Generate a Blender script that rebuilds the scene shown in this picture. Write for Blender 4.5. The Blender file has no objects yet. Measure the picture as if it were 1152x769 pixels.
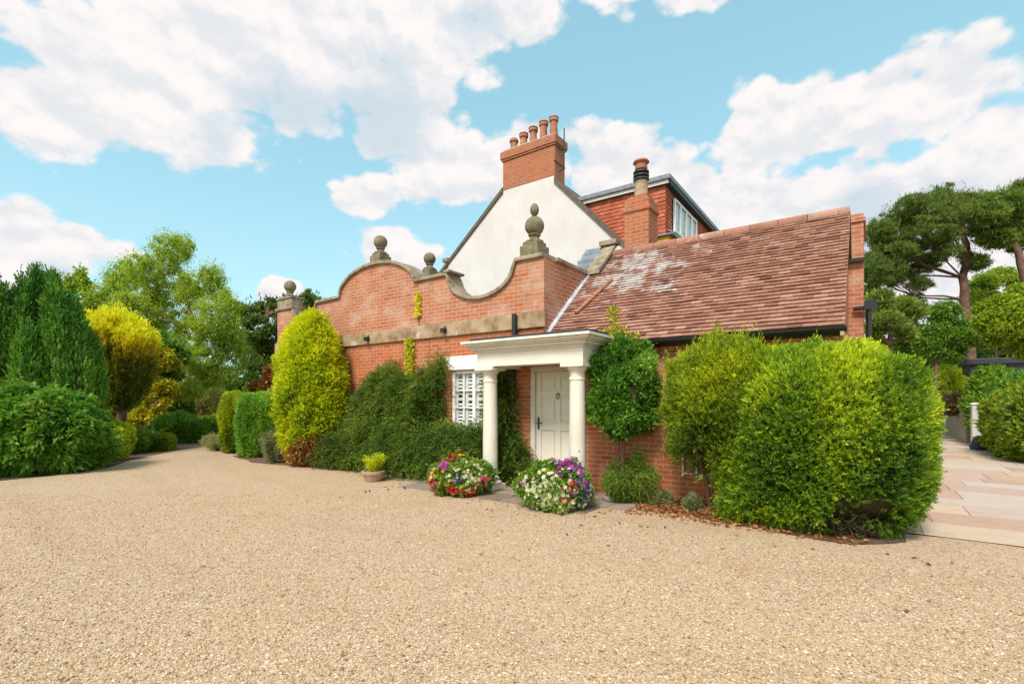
import bpy, math, random
import numpy as np
from mathutils import Vector, Matrix
R = math.radians
rng = np.random.default_rng(7)
random.seed(7)
SC = bpy.context.scene
COL = SC.collection

# ------------------------------------------------------------------ camera
cam_d = bpy.data.cameras.new('camera')
cam_d.sensor_width = 36.0
cam_d.lens = 17.5
cam_d.shift_y = 0.0569
cam_d.clip_start = 0.05
cam_d.clip_end = 3000
cam = bpy.data.objects.new('camera', cam_d)
cam.location = (0, 0, 1.5)
cam.rotation_euler = (R(90), 0, 0)
COL.objects.link(cam)
SC.camera = cam
F, CX, HY = 560.0, 576.0, 450.0          # focal length, centre and horizon of the 1152 px photograph


def P(px, py, Y):
    return ((px - CX) / F * Y, Y, 1.5 + (HY - py) / F * Y)


# ------------------------------------------------------------------ light
SUN_EL, SUN_AZ = 50.0, 207.0             # azimuth clockwise from +Y: behind the camera, to its left
SKY_STRENGTH, SUN_STRENGTH, EXPOSURE = 0.15, 2.1, 1.0
sd = bpy.data.lights.new('sun', 'SUN')
sd.energy = SUN_STRENGTH
sd.angle = R(16)
sd.color = (1.0, 0.92, 0.86)
so = bpy.data.objects.new('sun', sd)
COL.objects.link(so)
az, el = R(SUN_AZ), R(SUN_EL)
sun_dir = Vector((math.sin(az) * math.cos(el), math.cos(az) * math.cos(el), math.sin(el)))
so.rotation_euler = sun_dir.to_track_quat('Z', 'Y').to_euler()
so.location = sun_dir * 60

vs = SC.view_settings
vs.view_transform = 'Standard'
vs.look = 'None'
vs.gamma = 1
vs.use_curve_mapping = False
vs.exposure = EXPOSURE

SC.cycles.max_bounces = 8
SC.cycles.diffuse_bounces = 4
SC.cycles.transparent_max_bounces = 12
SC.cycles.caustics_reflective = False
SC.cycles.caustics_refractive = False

W = bpy.data.worlds.new('World')
SC.world = W
W.use_nodes = True


class N:
    """small node-tree writer"""
    def __init__(s, nt):
        s.nt = nt

    def n(s, typ, **kw):
        nd = s.nt.nodes.new(typ)
        for k, v in kw.items():
            if k.startswith('i_'):
                key = k[2:]
                key = int(key) if key.isdigit() else key
                s.put(nd.inputs[key], v)
            else:
                setattr(nd, k, v)
        return nd

    def put(s, sock, v):
        if isinstance(v, bpy.types.NodeSocket):
            s.nt.links.new(v, sock)
        elif isinstance(v, bpy.types.Node):
            s.nt.links.new(v.outputs[0], sock)
        else:
            if isinstance(v, (tuple, list)) and len(v) == 3 and sock.type == 'RGBA':
                v = (*v, 1)
            sock.default_value = v

    def math(s, op, a, b=0.0, c=0.0, clamp=False):
        nd = s.nt.nodes.new('ShaderNodeMath')
        nd.operation = op
        nd.use_clamp = clamp
        s.put(nd.inputs[0], a); s.put(nd.inputs[1], b); s.put(nd.inputs[2], c)
        return nd.outputs[0]

    def vmath(s, op, a, b=(0, 0, 0)):
        nd = s.nt.nodes.new('ShaderNodeVectorMath')
        nd.operation = op
        s.put(nd.inputs[0], a); s.put(nd.inputs[1], b)
        return nd.outputs['Value'] if op in ('DISTANCE', 'LENGTH', 'DOT_PRODUCT') else nd.outputs[0]

    def mix(s, f, a, b, mode='MIX'):
        nd = s.nt.nodes.new('ShaderNodeMix')
        nd.data_type = 'RGBA'
        nd.blend_type = mode
        nd.clamp_factor = True
        s.put(nd.inputs[0], f); s.put(nd.inputs[6], a); s.put(nd.inputs[7], b)
        return nd.outputs[2]

    def ramp(s, f, stops, interp='LINEAR'):
        nd = s.nt.nodes.new('ShaderNodeValToRGB')
        nd.color_ramp.interpolation = interp
        e = nd.color_ramp.elements
        while len(e) < len(stops):
            e.new(0.5)
        for k, (p, c) in enumerate(stops):
            e[k].position = p
            e[k].color = (*c, 1) if len(c) == 3 else c
        s.put(nd.inputs[0], f)
        return nd.outputs[0]

    def sstep(s, v, lo, hi, a=0.0, b=1.0):
        nd = s.nt.nodes.new('ShaderNodeMapRange')
        nd.interpolation_type = 'SMOOTHSTEP'
        s.put(nd.inputs[0], v)
        for k, q in zip((1, 2, 3, 4), (lo, hi, a, b)):
            nd.inputs[k].default_value = q
        return nd.outputs[0]

    def noise(s, vec, scale, detail=3, rough=0.5, out=0, **kw):
        nd = s.nt.nodes.new('ShaderNodeTexNoise')
        s.put(nd.inputs['Vector'], vec)
        nd.inputs['Scale'].default_value = scale
        nd.inputs['Detail'].default_value = detail
        nd.inputs['Roughness'].default_value = rough
        for k, v in kw.items():
            nd.inputs[k].default_value = v
        return nd.outputs[out]


def build_world():
    nt = W.node_tree
    nt.nodes.clear()
    g = N(nt)
    sky = g.n('ShaderNodeTexSky', sky_type='NISHITA', sun_disc=False)
    sky.sun_elevation = R(SUN_EL)
    sky.sun_rotation = R(SUN_AZ)
    sky.air_density = 1.0
    sky.dust_density = 0.6
    sky.ozone_density = 1.6
    d = g.n('ShaderNodeTexCoord').outputs['Generated']
    d = g.vmath('NORMALIZE', d)
    flat = g.vmath('MULTIPLY', d, (1, 1, 1.5))
    warp = g.noise(flat, 3.0, 3, 0.55, out=1)
    warp = g.vmath('SUBTRACT', warp, (0.5, 0.5, 0.5))
    warp = g.vmath('MULTIPLY', warp, (0.16, 0.16, 0.16))
    pw = g.vmath('ADD', flat, warp)

    def blob(px, py, r, hard=1.0):
        v = Vector(((px - CX) / F, 1, (HY - py) / F))
        k = 1 / v.length
        v.normalize()
        dist = g.vmath('DISTANCE', pw, (v.x, v.y, v.z * 1.5))
        return g.math('SUBTRACT', 1.0, g.math('DIVIDE', dist, r / F * k))

    def field(lst):
        acc = None
        for q in lst:
            b = blob(*q)
            acc = b if acc is None else g.math('MAXIMUM', acc, b)
        return acc
    white = field([(35, 118, 92), (135, 72, 98), (225, 50, 110), (360, 60, 120), (470, 50, 85), (565, 10, 75),
                   (210, 125, 90), (440, 115, 85), (25, 265, 95), (85, 262, 50), (425, 218, 50), (500, 200, 80), (590, 195, 75),
                   (690, 195, 75), (745, 205, 60), (440, 292, 55), (320, 328, 28), (268, 330, 18), (880, 150, 90), (965, 125, 85),
                   (1055, 105, 75), (1120, 165, 90), (830, 235, 80), (930, 240, 110), (1040, 210, 110), (700, -35, 55),
                   (800, -40, 60), (900, 300, 110), (1060, 330, 130)])
    fb = g.noise(flat, 7.5, 8, 0.60)
    fine = g.noise(flat, 24.0, 5, 0.6)
    dens = g.math('ADD', white, g.math('MULTIPLY', g.math('SUBTRACT', fb, 0.5), 0.95))
    dens = g.math('ADD', dens, g.math('MULTIPLY', g.math('SUBTRACT', fine, 0.5), 0.42))
    def puff(vec, scale):
        v = g.n('ShaderNodeTexVoronoi', i_Vector=g.vmath('ADD', vec, g.vmath('MULTIPLY', g.vmath('SUBTRACT', g.noise(vec, scale * 1.3, 3, .55, out=1), (.5, .5, .5)), (.5 / scale,) * 3)))
        v.inputs['Scale'].default_value = scale
        return g.math('SUBTRACT', 0.42, v.outputs['Distance'])
    p1, p2 = puff(flat, 11.0), puff(flat, 26.0)
    dens = g.math('ADD', dens, g.math('ADD', g.math('MULTIPLY', p1, 0.55), g.math('MULTIPLY', p2, 0.30)))
    # broken cloud over the rest of the sky, thinning out towards the part above the house
    sep = g.n('ShaderNodeSeparateXYZ', i_0=d)
    back = g.sstep(sep.outputs[1], 0.45, -0.25)
    rest = g.math('SUBTRACT', g.noise(flat, 2.6, 6, 0.55), 0.47)
    rest = g.math('MULTIPLY', g.math('MULTIPLY', rest, 3.0), back)
    dens = g.math('MAXIMUM', dens, g.math('SUBTRACT', rest, g.math('MULTIPLY', g.math('SUBTRACT', 1.0, back), 2.0)))
    alpha = g.sstep(dens, -0.02, 0.22)
    # body of the cloud: soft blue-grey undersides with white tops
    grey = field([(430, 132, 95), (330, 130, 70), (240, 140, 50), (950, 245, 80), (1060, 240, 80), (520, 50, 50), (60, 300, 40)])
    grey = g.math('ADD', grey, g.math('MULTIPLY', g.math('SUBTRACT', fb, 0.5), -1.6))
    greyf = g.sstep(grey, 0.0, 0.8)
    fbo = g.noise(g.vmath('ADD', flat, (0.01, 0, 0.035)), 7.5, 8, 0.60)
    rel = g.math('SUBTRACT', fb, fbo)
    up_ = g.vmath('ADD', flat, (0.006, 0, 0.022))
    rel = g.math('ADD', rel, g.math('ADD', g.math('MULTIPLY', g.math('SUBTRACT', p1, puff(up_, 11.0)), 0.22), g.math('MULTIPLY', g.math('SUBTRACT', p2, puff(up_, 26.0)), 0.10)))
    relf = g.sstep(rel, -0.14, 0.10)
    ccol = g.mix(relf, (0.40, 0.412, 0.43), (0.50, 0.475, 0.468))
    ccol = g.mix(g.math('MULTIPLY', greyf, 0.85), ccol, (0.30, 0.36, 0.405))
    # Nishita sky, shifted to the clear cyan of the day
    skyc = g.vmath('MULTIPLY', sky.outputs[0], (SKY_STRENGTH * 1.20, SKY_STRENGTH * 1.20, SKY_STRENGTH * 0.88))
    haze = g.sstep(sep.outputs[2], 0.42, 0.02)
    skyc = g.mix(g.math('MULTIPLY', haze, 0.35), skyc, (0.31, 0.39, 0.42))
    skyc = g.mix(g.math('MULTIPLY', g.math('SUBTRACT', 1.0, back), 0.55), skyc, (0.165, 0.345, 0.415))
    c = g.mix(alpha, skyc, ccol)
    bg = g.n('ShaderNodeBackground', i_0=c, i_1=1.0)
    out = g.n('ShaderNodeOutputWorld', i_0=bg)


build_world()

# ------------------------------------------------------------------ materials
MATS = {}


def newmat(name):
    m = bpy.data.materials.new(name)
    m.use_nodes = True
    nt = m.node_tree
    nt.nodes.clear()
    g = N(nt)
    out = g.n('ShaderNodeOutputMaterial')
    MATS[name] = m
    return m, g, out


def finish(g, out, col, rough=0.7, bump=None, bstr=0.3, bdist=0.01, spec=0.3, metallic=0.0):
    b = g.n('ShaderNodeBsdfPrincipled')
    g.put(b.inputs['Base Color'], col)
    g.put(b.inputs['Roughness'], rough)
    g.put(b.inputs['Metallic'], metallic)
    b.inputs['Specular IOR Level'].default_value = spec
    if bump is not None:
        bn = g.n('ShaderNodeBump', i_Height=bump)
        bn.inputs['Strength'].default_value = bstr
        bn.inputs['Distance'].default_value = bdist
        g.put(b.inputs['Normal'], bn.outputs[0])
    g.put(out.inputs[0], b.outputs[0])
    return b


def mat_brick(name, c1, c2, mortar, dark, pale, pale_amt, warm, stain=0.45):
    m, g, out = newmat(name)
    tc = g.n('ShaderNodeTexCoord')
    uv, ob = tc.outputs['UV'], tc.outputs['Object']
    wob = g.vmath('MULTIPLY', g.vmath('SUBTRACT', g.noise(uv, 9, 2, 0.5, out=1), (.5, .5, .5)), (.008, .008, 0))
    uvw = g.vmath('ADD', uv, wob)
    br = g.n('ShaderNodeTexBrick', offset=0.5, i_Vector=uvw)
    for k, v in dict(Scale=1.0, Bias=0.0).items():
        br.inputs[k].default_value = v
    br.inputs['Mortar Size'].default_value = 0.0062
    br.inputs['Mortar Smooth'].default_value = 0.25
    br.inputs['Brick Width'].default_value = 0.232
    br.inputs['Row Height'].default_value = 0.0762
    g.put(br.inputs['Color1'], c1); g.put(br.inputs['Color2'], c2); g.put(br.inputs['Mortar'], mortar)
    # per-brick variation
    r2 = g.n('ShaderNodeTexBrick', offset=0.5, i_Vector=uvw)
    r2.inputs['Mortar Size'].default_value = 0.0; r2.inputs['Scale'].default_value = 1
    r2.inputs['Brick Width'].default_value = 0.232; r2.inputs['Row Height'].default_value = 0.0762
    r2.inputs['Bias'].default_value = -0.28
    g.put(r2.inputs['Color1'], (0, 0, 0)); g.put(r2.inputs['Color2'], (1, 1, 1))
    col = g.mix(g.math('MULTIPLY', r2.outputs[0], 0.85), br.outputs[0], dark)
    col = g.mix(br.outputs['Fac'], col, mortar)
    n1 = g.noise(ob, 1.1, 5, 0.6)
    col = g.mix(g.math('MULTIPLY', g.sstep(n1, 0.45, 0.75), 0.5), col, warm)
    n2 = g.noise(g.vmath('MULTIPLY', ob, (1, 1, 1.6)), 1.7, 6, 0.65)
    col = g.mix(g.math('MULTIPLY', g.sstep(n2, 0.42, 0.78), pale_amt), col, pale)
    n4 = g.noise(g.vmath('MULTIPLY', ob, (1.6, 1.6, 0.55)), 1.3, 7, 0.7)
    col = g.mix(g.math('MULTIPLY', g.sstep(n4, 0.54, 0.74), stain), col, tuple(c * 0.55 for c in dark))
    n3 = g.noise(ob, 60, 3, 0.6)
    col = g.mix(g.math('MULTIPLY', g.sstep(n3, 0.35, 0.8), 0.25), col, dark)
    h = g.math('ADD', g.math('MULTIPLY', br.outputs['Fac'], -1.0), g.math('MULTIPLY', n3, 0.35))
    finish(g, out, col, 0.9, h, 0.6, 0.008, 0.15)
    return m


def mat_noise(name, cols, scale=6, rough=0.8, detail=6, bump=0.3, bdist=0.005, spec=0.25, speck=None, scale2=None):
    m, g, out = newmat(name)
    ob = g.n('ShaderNodeTexCoord').outputs['Object']
    n1 = g.noise(ob, scale, detail, 0.62)
    k = len(cols)
    col = g.ramp(n1, [(0.28 + 0.44 * i / max(1, k - 1), c) for i, c in enumerate(cols)])
    if speck:
        n2 = g.noise(ob, scale2 or scale * 3.3, 5, 0.65)
        col = g.mix(g.math('MULTIPLY', g.sstep(n2, speck[1], speck[1] + 0.13), speck[2]), col, speck[0])
    n3 = g.noise(ob, scale * 9, 4, 0.6)
    finish(g, out, col, rough, g.math('ADD', n3, n1), bump, bdist, spec)
    return m


def mat_tint(name, cols, rough=0.75, white=None, spec=0.2, bump=0.15, patch=0.45):
    """colour from the per-face 'tint' attribute (one value per tile, slab or leaf)"""
    m, g, out = newmat(name)
    at = g.n('ShaderNodeAttribute', attribute_name='tint')
    ob = g.n('ShaderNodeTexCoord').outputs['Object']
    col = g.ramp(at.outputs['Fac'], [(i / (len(cols) - 1), c) for i, c in enumerate(cols)])
    n2 = g.noise(ob, 3.0, 6, 0.65)
    col = g.mix(g.math('MULTIPLY', g.sstep(n2, 0.42, 0.72), patch), col, tuple(c * 0.55 for c in cols[1]))
    n3 = g.noise(ob, 45, 4, 0.6)
    if white:
        (cx, cy, cz), rad, wc = white
        dv = g.vmath('MULTIPLY', g.vmath('SUBTRACT', ob, (cx, cy, cz)), (0.75, 1, 1))
        dist = g.math('DIVIDE', g.vmath('LENGTH', dv), rad)
        nn = g.noise(g.vmath('MULTIPLY', ob, (1.0, 0.6, 0.6)), 3.2, 7, 0.68)
        a = g.math('SUBTRACT', g.math('ADD', 1.0, g.math('MULTIPLY', g.math('SUBTRACT', nn, 0.5), 6.5)), dist)
        a = g.math('ADD', a, g.math('MULTIPLY', g.math('SUBTRACT', at.outputs['Fac'], 0.5), 0.9))
        col = g.mix(g.math('MULTIPLY', g.sstep(a, 0.0, 0.9), 0.78), col, wc)
        sp = g.noise(ob, 5.5, 6, 0.7)
        sp = g.math('ADD', sp, g.math('MULTIPLY', at.outputs['Fac'], 0.10))
        col = g.mix(g.math('MULTIPLY', g.sstep(sp, 0.70, 0.78), 0.6), col, wc)
    col = g.mix(g.math('MULTIPLY', g.sstep(n3, 0.45, 0.75), 0.3), col, tuple(c * 0.5 for c in cols[0]))
    finish(g, out, col, rough, n3, bump, 0.006, spec)
    return m


def mat_leaf(name, cols, rough=0.5, trans=0.42, spec=0.22, glow=1.25):
    m, g, out = newmat(name)
    at = g.n('ShaderNodeAttribute', attribute_name='tint')
    stops = [(i / (len(cols) - 1), c) for i, c in enumerate(cols)]
    col = g.ramp(at.outputs['Fac'], stops)
    b = g.n('ShaderNodeBsdfPrincipled')
    g.put(b.inputs['Base Color'], col)
    b.inputs['Roughness'].default_value = rough
    b.inputs['Specular IOR Level'].default_value = spec
    tr = g.n('ShaderNodeBsdfTranslucent')
    g.put(tr.inputs[0], g.vmath('MULTIPLY', col, (glow, glow, glow * 0.6)))
    mx = g.n('ShaderNodeMixShader', i_0=trans)
    g.put(mx.inputs[1], b.outputs[0]); g.put(mx.inputs[2], tr.outputs[0])
    g.put(out.inputs[0], mx.outputs[0])
    return m


def mat_plain(name, col, rough=0.5, spec=0.4, metallic=0.0, var=0.12, scale=8, bump=0.05):
    m, g, out = newmat(name)
    ob = g.n('ShaderNodeTexCoord').outputs['Object']
    n1 = g.noise(ob, scale, 5, 0.6)
    c = g.mix(g.math('MULTIPLY', g.sstep(n1, 0.35, 0.75), 1.0), col, tuple(q * (1 - var) for q in col))
    finish(g, out, c, rough, n1, bump, 0.003, spec, metallic)
    return m


def mat_glass(name):
    m, g, out = newmat(name)
    fr = g.n('ShaderNodeLayerWeight')
    fac = g.math('ADD', g.math('MULTIPLY', g.math('POWER', fr.outputs['Facing'], 4.0), 0.7), 0.05)
    t = g.n('ShaderNodeBsdfTransparent'); t.inputs[0].default_value = (0.95, 0.96, 0.96, 1)
    gl = g.n('ShaderNodeBsdfGlossy'); gl.inputs['Roughness'].default_value = 0.02
    mx = g.n('ShaderNodeMixShader', i_0=fac)
    g.put(mx.inputs[1], t.outputs[0]); g.put(mx.inputs[2], gl.outputs[0])
    g.put(out.inputs[0], mx.outputs[0])
    return m


def mat_gravel():
    m, g, out = newmat('gravel')
    ob = g.n('ShaderNodeTexCoord').outputs['Object']
    v1 = g.n('ShaderNodeTexVoronoi', i_Vector=ob); v1.inputs['Scale'].default_value = 58
    v2 = g.n('ShaderNodeTexVoronoi', i_Vector=g.vmath('ADD', ob, (3.3, 1.7, 0))); v2.inputs['Scale'].default_value = 95
    pick = g.sstep(g.noise(ob, 40, 2, 0.5), 0.47, 0.53)
    rnd = g.mix(pick, v1.outputs['Color'], v2.outputs['Color'])
    sp = g.n('ShaderNodeSeparateColor', i_0=rnd)
    col = g.ramp(sp.outputs[0], [(0.0, (0.20, 0.13, 0.08)), (0.14, (0.43, 0.29, 0.165)), (0.34, (0.60, 0.42, 0.245)),
                                 (0.56, (0.67, 0.50, 0.34)), (0.74, (0.56, 0.36, 0.20)), (0.88, (0.78, 0.65, 0.52)), (1.0, (0.41, 0.33, 0.28))])
    dist = g.mix(pick, v1.outputs['Distance'], v2.outputs['Distance'])
    big = g.noise(ob, 0.35, 5, 0.6)
    col = g.mix(g.math('MULTIPLY', g.sstep(big, 0.4, 0.7), 0.4), col, (0.64, 0.46, 0.27), 'MIX')
    mid = g.noise(g.vmath('MULTIPLY', ob, (1.0, 1.5, 1)), 2.2, 6, 0.68)
    col = g.mix(g.math('MULTIPLY', g.sstep(mid, 0.55, 0.72), 0.30), col, (0.42, 0.28, 0.14))
    mid2 = g.noise(ob, 9, 4, 0.6)
    col = g.mix(g.math('MULTIPLY', g.sstep(mid2, 0.55, 0.8), 0.30), col, (0.36, 0.24, 0.12))
    # worn wheel lines sweeping round from the lane to the porch
    rd = g.vmath('LENGTH', g.vmath('SUBTRACT', g.vmath('ADD', ob, g.vmath('MULTIPLY', g.noise(ob, 0.5, 2, 0.5, out=1), (.7, .7, 0))), (6.0, 22.0, 0)))
    tr = None
    for rr_ in (16.0, 17.5, 19.3, 20.8):
        b_ = g.sstep(g.math('ABSOLUTE', g.math('SUBTRACT', rd, rr_)), 0.30, 0.05)
        tr = b_ if tr is None else g.math('MAXIMUM', tr, b_)
    tr = g.math('MULTIPLY', tr, g.sstep(g.noise(ob, 1.1, 5, 0.65), 0.35, 0.65))
    col = g.mix(g.math('MULTIPLY', tr, 0.30), col, (0.42, 0.29, 0.17))
    crack = g.sstep(dist, 0.45, 0.8)
    col = g.mix(g.math('MULTIPLY', crack, 0.35), col, (0.13, 0.08, 0.04))
    h = g.math('ADD', g.math('MULTIPLY', dist, -1.0), g.math('MULTIPLY', mid2, 0.6))
    h = g.math('ADD', h, g.math('MULTIPLY', sp.outputs[1], 0.8))
    finish(g, out, col, 0.85, h, 0.8, 0.010, 0.2)
    return m


mat_gravel()
mat_brick('brick', (0.38, 0.085, 0.032), (0.60, 0.210, 0.075), (0.50, 0.40, 0.31), (0.24, 0.070, 0.035), (0.52, 0.36, 0.26), 0.25, (0.56, 0.14, 0.035))
mat_brick('brick_weathered', (0.37, 0.105, 0.050), (0.56, 0.225, 0.105), (0.50, 0.41, 0.33), (0.26, 0.10, 0.055), (0.56, 0.42, 0.33), 0.75, (0.54, 0.19, 0.07))
mat_brick('brick_chimney', (0.33, 0.090, 0.042), (0.52, 0.19, 0.08), (0.46, 0.36, 0.28), (0.25, 0.085, 0.045), (0.45, 0.28, 0.18), 0.35, (0.52, 0.16, 0.05), 0.7)
mat_brick('garden_stone', (0.40, 0.30, 0.19), (0.52, 0.40, 0.26), (0.36, 0.29, 0.21), (0.18, 0.14, 0.10), (0.45, 0.38, 0.28), 0.3, (0.34, 0.24, 0.14))
mat_noise('stone', [(0.13, 0.10, 0.06), (0.27, 0.22, 0.15), (0.40, 0.35, 0.26)], 5, 0.9, speck=((0.48, 0.46, 0.38), 0.58, 0.6), bump=0.5)
mat_noise('band_stone', [(0.13, 0.085, 0.05), (0.34, 0.24, 0.14), (0.46, 0.36, 0.25)], 3.2, 0.9, speck=((0.56, 0.53, 0.46), 0.56, 0.75), scale2=2.2, bump=0.5)
mat_noise('finial_stone', [(0.10, 0.085, 0.045), (0.19, 0.165, 0.10), (0.28, 0.25, 0.17)], 8, 0.9, speck=((0.36, 0.34, 0.22), 0.60, 0.5), bump=0.5)
mat_noise('white_render', [(0.54, 0.53, 0.50), (0.60, 0.59, 0.57), (0.62, 0.61, 0.60)], 1.2, 0.85, bump=0.08)
mat_noise('cream_paint', [(0.60, 0.55, 0.46), (0.68, 0.63, 0.54), (0.71, 0.67, 0.59)], 2.4, 0.6, bump=0.12, spec=0.3, speck=((0.44, 0.40, 0.31), 0.56, 0.35), scale2=3.5)
mat_noise('door_paint', [(0.68, 0.63, 0.53), (0.71, 0.66, 0.56)], 2.0, 0.40, bump=0.03, spec=0.45)

def mat_render():
    m, g, out = newmat('old_render')
    ob = g.n('ShaderNodeTexCoord').outputs['Object']
    n1 = g.noise(ob, 0.9, 6, 0.6)
    col = g.ramp(n1, [(0.3, (0.58, 0.55, 0.52)), (0.6, (0.66, 0.635, 0.61))])
    st = g.noise(g.vmath('MULTIPLY', ob, (5, 5, 0.35)), 1.6, 6, 0.65)
    col = g.mix(g.math('MULTIPLY', g.sstep(st, 0.52, 0.75), 0.26), col, (0.45, 0.42, 0.37))
    n3 = g.noise(ob, 40, 4, 0.6)
    finish(g, out, col, 0.9, g.math('ADD', n3, g.math('MULTIPLY', n1, 2.0)), 0.25, 0.006, 0.15)


mat_render()
mat_plain('white_paint', (0.82, 0.81, 0.78), 0.4, 0.4, var=0.06)
mat_plain('lead', (0.22, 0.24, 0.27), 0.45, 0.5, var=0.4, scale=6)
mat_noise('lead_flashing', [(0.30, 0.32, 0.35), (0.46, 0.48, 0.50), (0.62, 0.63, 0.64)], 9, 0.6)
mat_plain('black_plastic', (0.014, 0.015, 0.017), 0.35, 0.5, var=0.3)
mat_plain('roofing_felt', (0.045, 0.048, 0.055), 0.7, 0.3, var=0.35)
mat_plain('dark_metal', (0.03, 0.032, 0.035), 0.45, 0.5, var=0.2)
mat_plain('bronze', (0.10, 0.075, 0.05), 0.4, 0.5, metallic=0.7)
mat_plain('anthracite', (0.035, 0.042, 0.052), 0.5, 0.4, var=0.2)
mat_plain('unlit_interior', (0.03, 0.028, 0.026), 0.9, 0.1, var=0.3)  # near-black standing in for the darkness of unlit rooms
mat_plain('lichen_board', (0.55, 0.34, 0.03), 0.8, 0.2, var=0.6, scale=14)
mat_plain('verge_board', (0.15, 0.12, 0.09), 0.8, 0.2, var=0.4)
mat_plain('grey_stone', (0.5, 0.49, 0.46), 0.8, 0.2, var=0.3)
mat_noise('terracotta', [(0.20, 0.095, 0.06), (0.38, 0.165, 0.09), (0.44, 0.22, 0.14)], 5, 0.85, speck=((0.07, 0.055, 0.045), 0.55, 0.6), scale2=4)
mat_plain('pot_clay', (0.42, 0.30, 0.20), 0.85, 0.2, var=0.35, scale=14)
mat_plain('buff_clay', (0.42, 0.33, 0.22), 0.85, 0.2, var=0.4, scale=10)
mat_noise('cement', [(0.30, 0.26, 0.21), (0.50, 0.46, 0.39)], 8, 0.9)
mat_glass('glass')
ROOF_ON = (-0.25, 1.45, 3.85)
mat_tint('roof_tile', [(0.19, 0.088, 0.064), (0.31, 0.145, 0.098), (0.385, 0.20, 0.138), (0.42, 0.255, 0.19)], 0.85, white=(ROOF_ON, 0.72, (0.58, 0.54, 0.52)))
mat_tint('hung_tile', [(0.33, 0.09, 0.05), (0.45, 0.125, 0.065), (0.52, 0.18, 0.10)], 0.85)
mat_tint('slab', [(0.46, 0.31, 0.22), (0.54, 0.38, 0.28), (0.58, 0.44, 0.31), (0.53, 0.46, 0.39), (0.50, 0.34, 0.27)], 0.8, patch=0.22)
mat_tint('porch_slab', [(0.20, 0.155, 0.115), (0.27, 0.215, 0.165), (0.33, 0.27, 0.21)], 0.85)
mat_tint('pebble', [(0.20, 0.115, 0.06), (0.40, 0.26, 0.13), (0.55, 0.38, 0.19), (0.60, 0.44, 0.28), (0.52, 0.33, 0.16), (0.72, 0.61, 0.46), (0.40, 0.29, 0.22)], 0.8, patch=0.0)
mat_noise('bark_brown', [(0.09, 0.05, 0.032), (0.19, 0.105, 0.068), (0.26, 0.16, 0.11)], 6, 0.95, bump=0.8, bdist=0.02)
mat_noise('bark_pine', [(0.07, 0.045, 0.035), (0.17, 0.095, 0.065), (0.27, 0.15, 0.10)], 5, 0.95, bump=0.8, bdist=0.03)
mat_noise('bark_birch', [(0.08, 0.065, 0.05), (0.30, 0.26, 0.21), (0.48, 0.44, 0.38)], 5, 0.9, bump=0.6, bdist=0.02)
mat_noise('twig', [(0.035, 0.030, 0.012), (0.09, 0.066, 0.034)], 12, 0.95, bump=0.6)
mat_noise('slab_joint', [(0.34, 0.26, 0.18), (0.46, 0.36, 0.26)], 7, 0.95)
mat_noise('soil', [(0.09, 0.055, 0.034), (0.17, 0.105, 0.064), (0.25, 0.165, 0.10)], 7, 0.95, bump=0.9, bdist=0.03)
mat_noise('grassy_earth', [(0.035, 0.045, 0.015), (0.06, 0.08, 0.022), (0.10, 0.10, 0.04)], 1.4, 0.95, bump=0.8, bdist=0.05)
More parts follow.
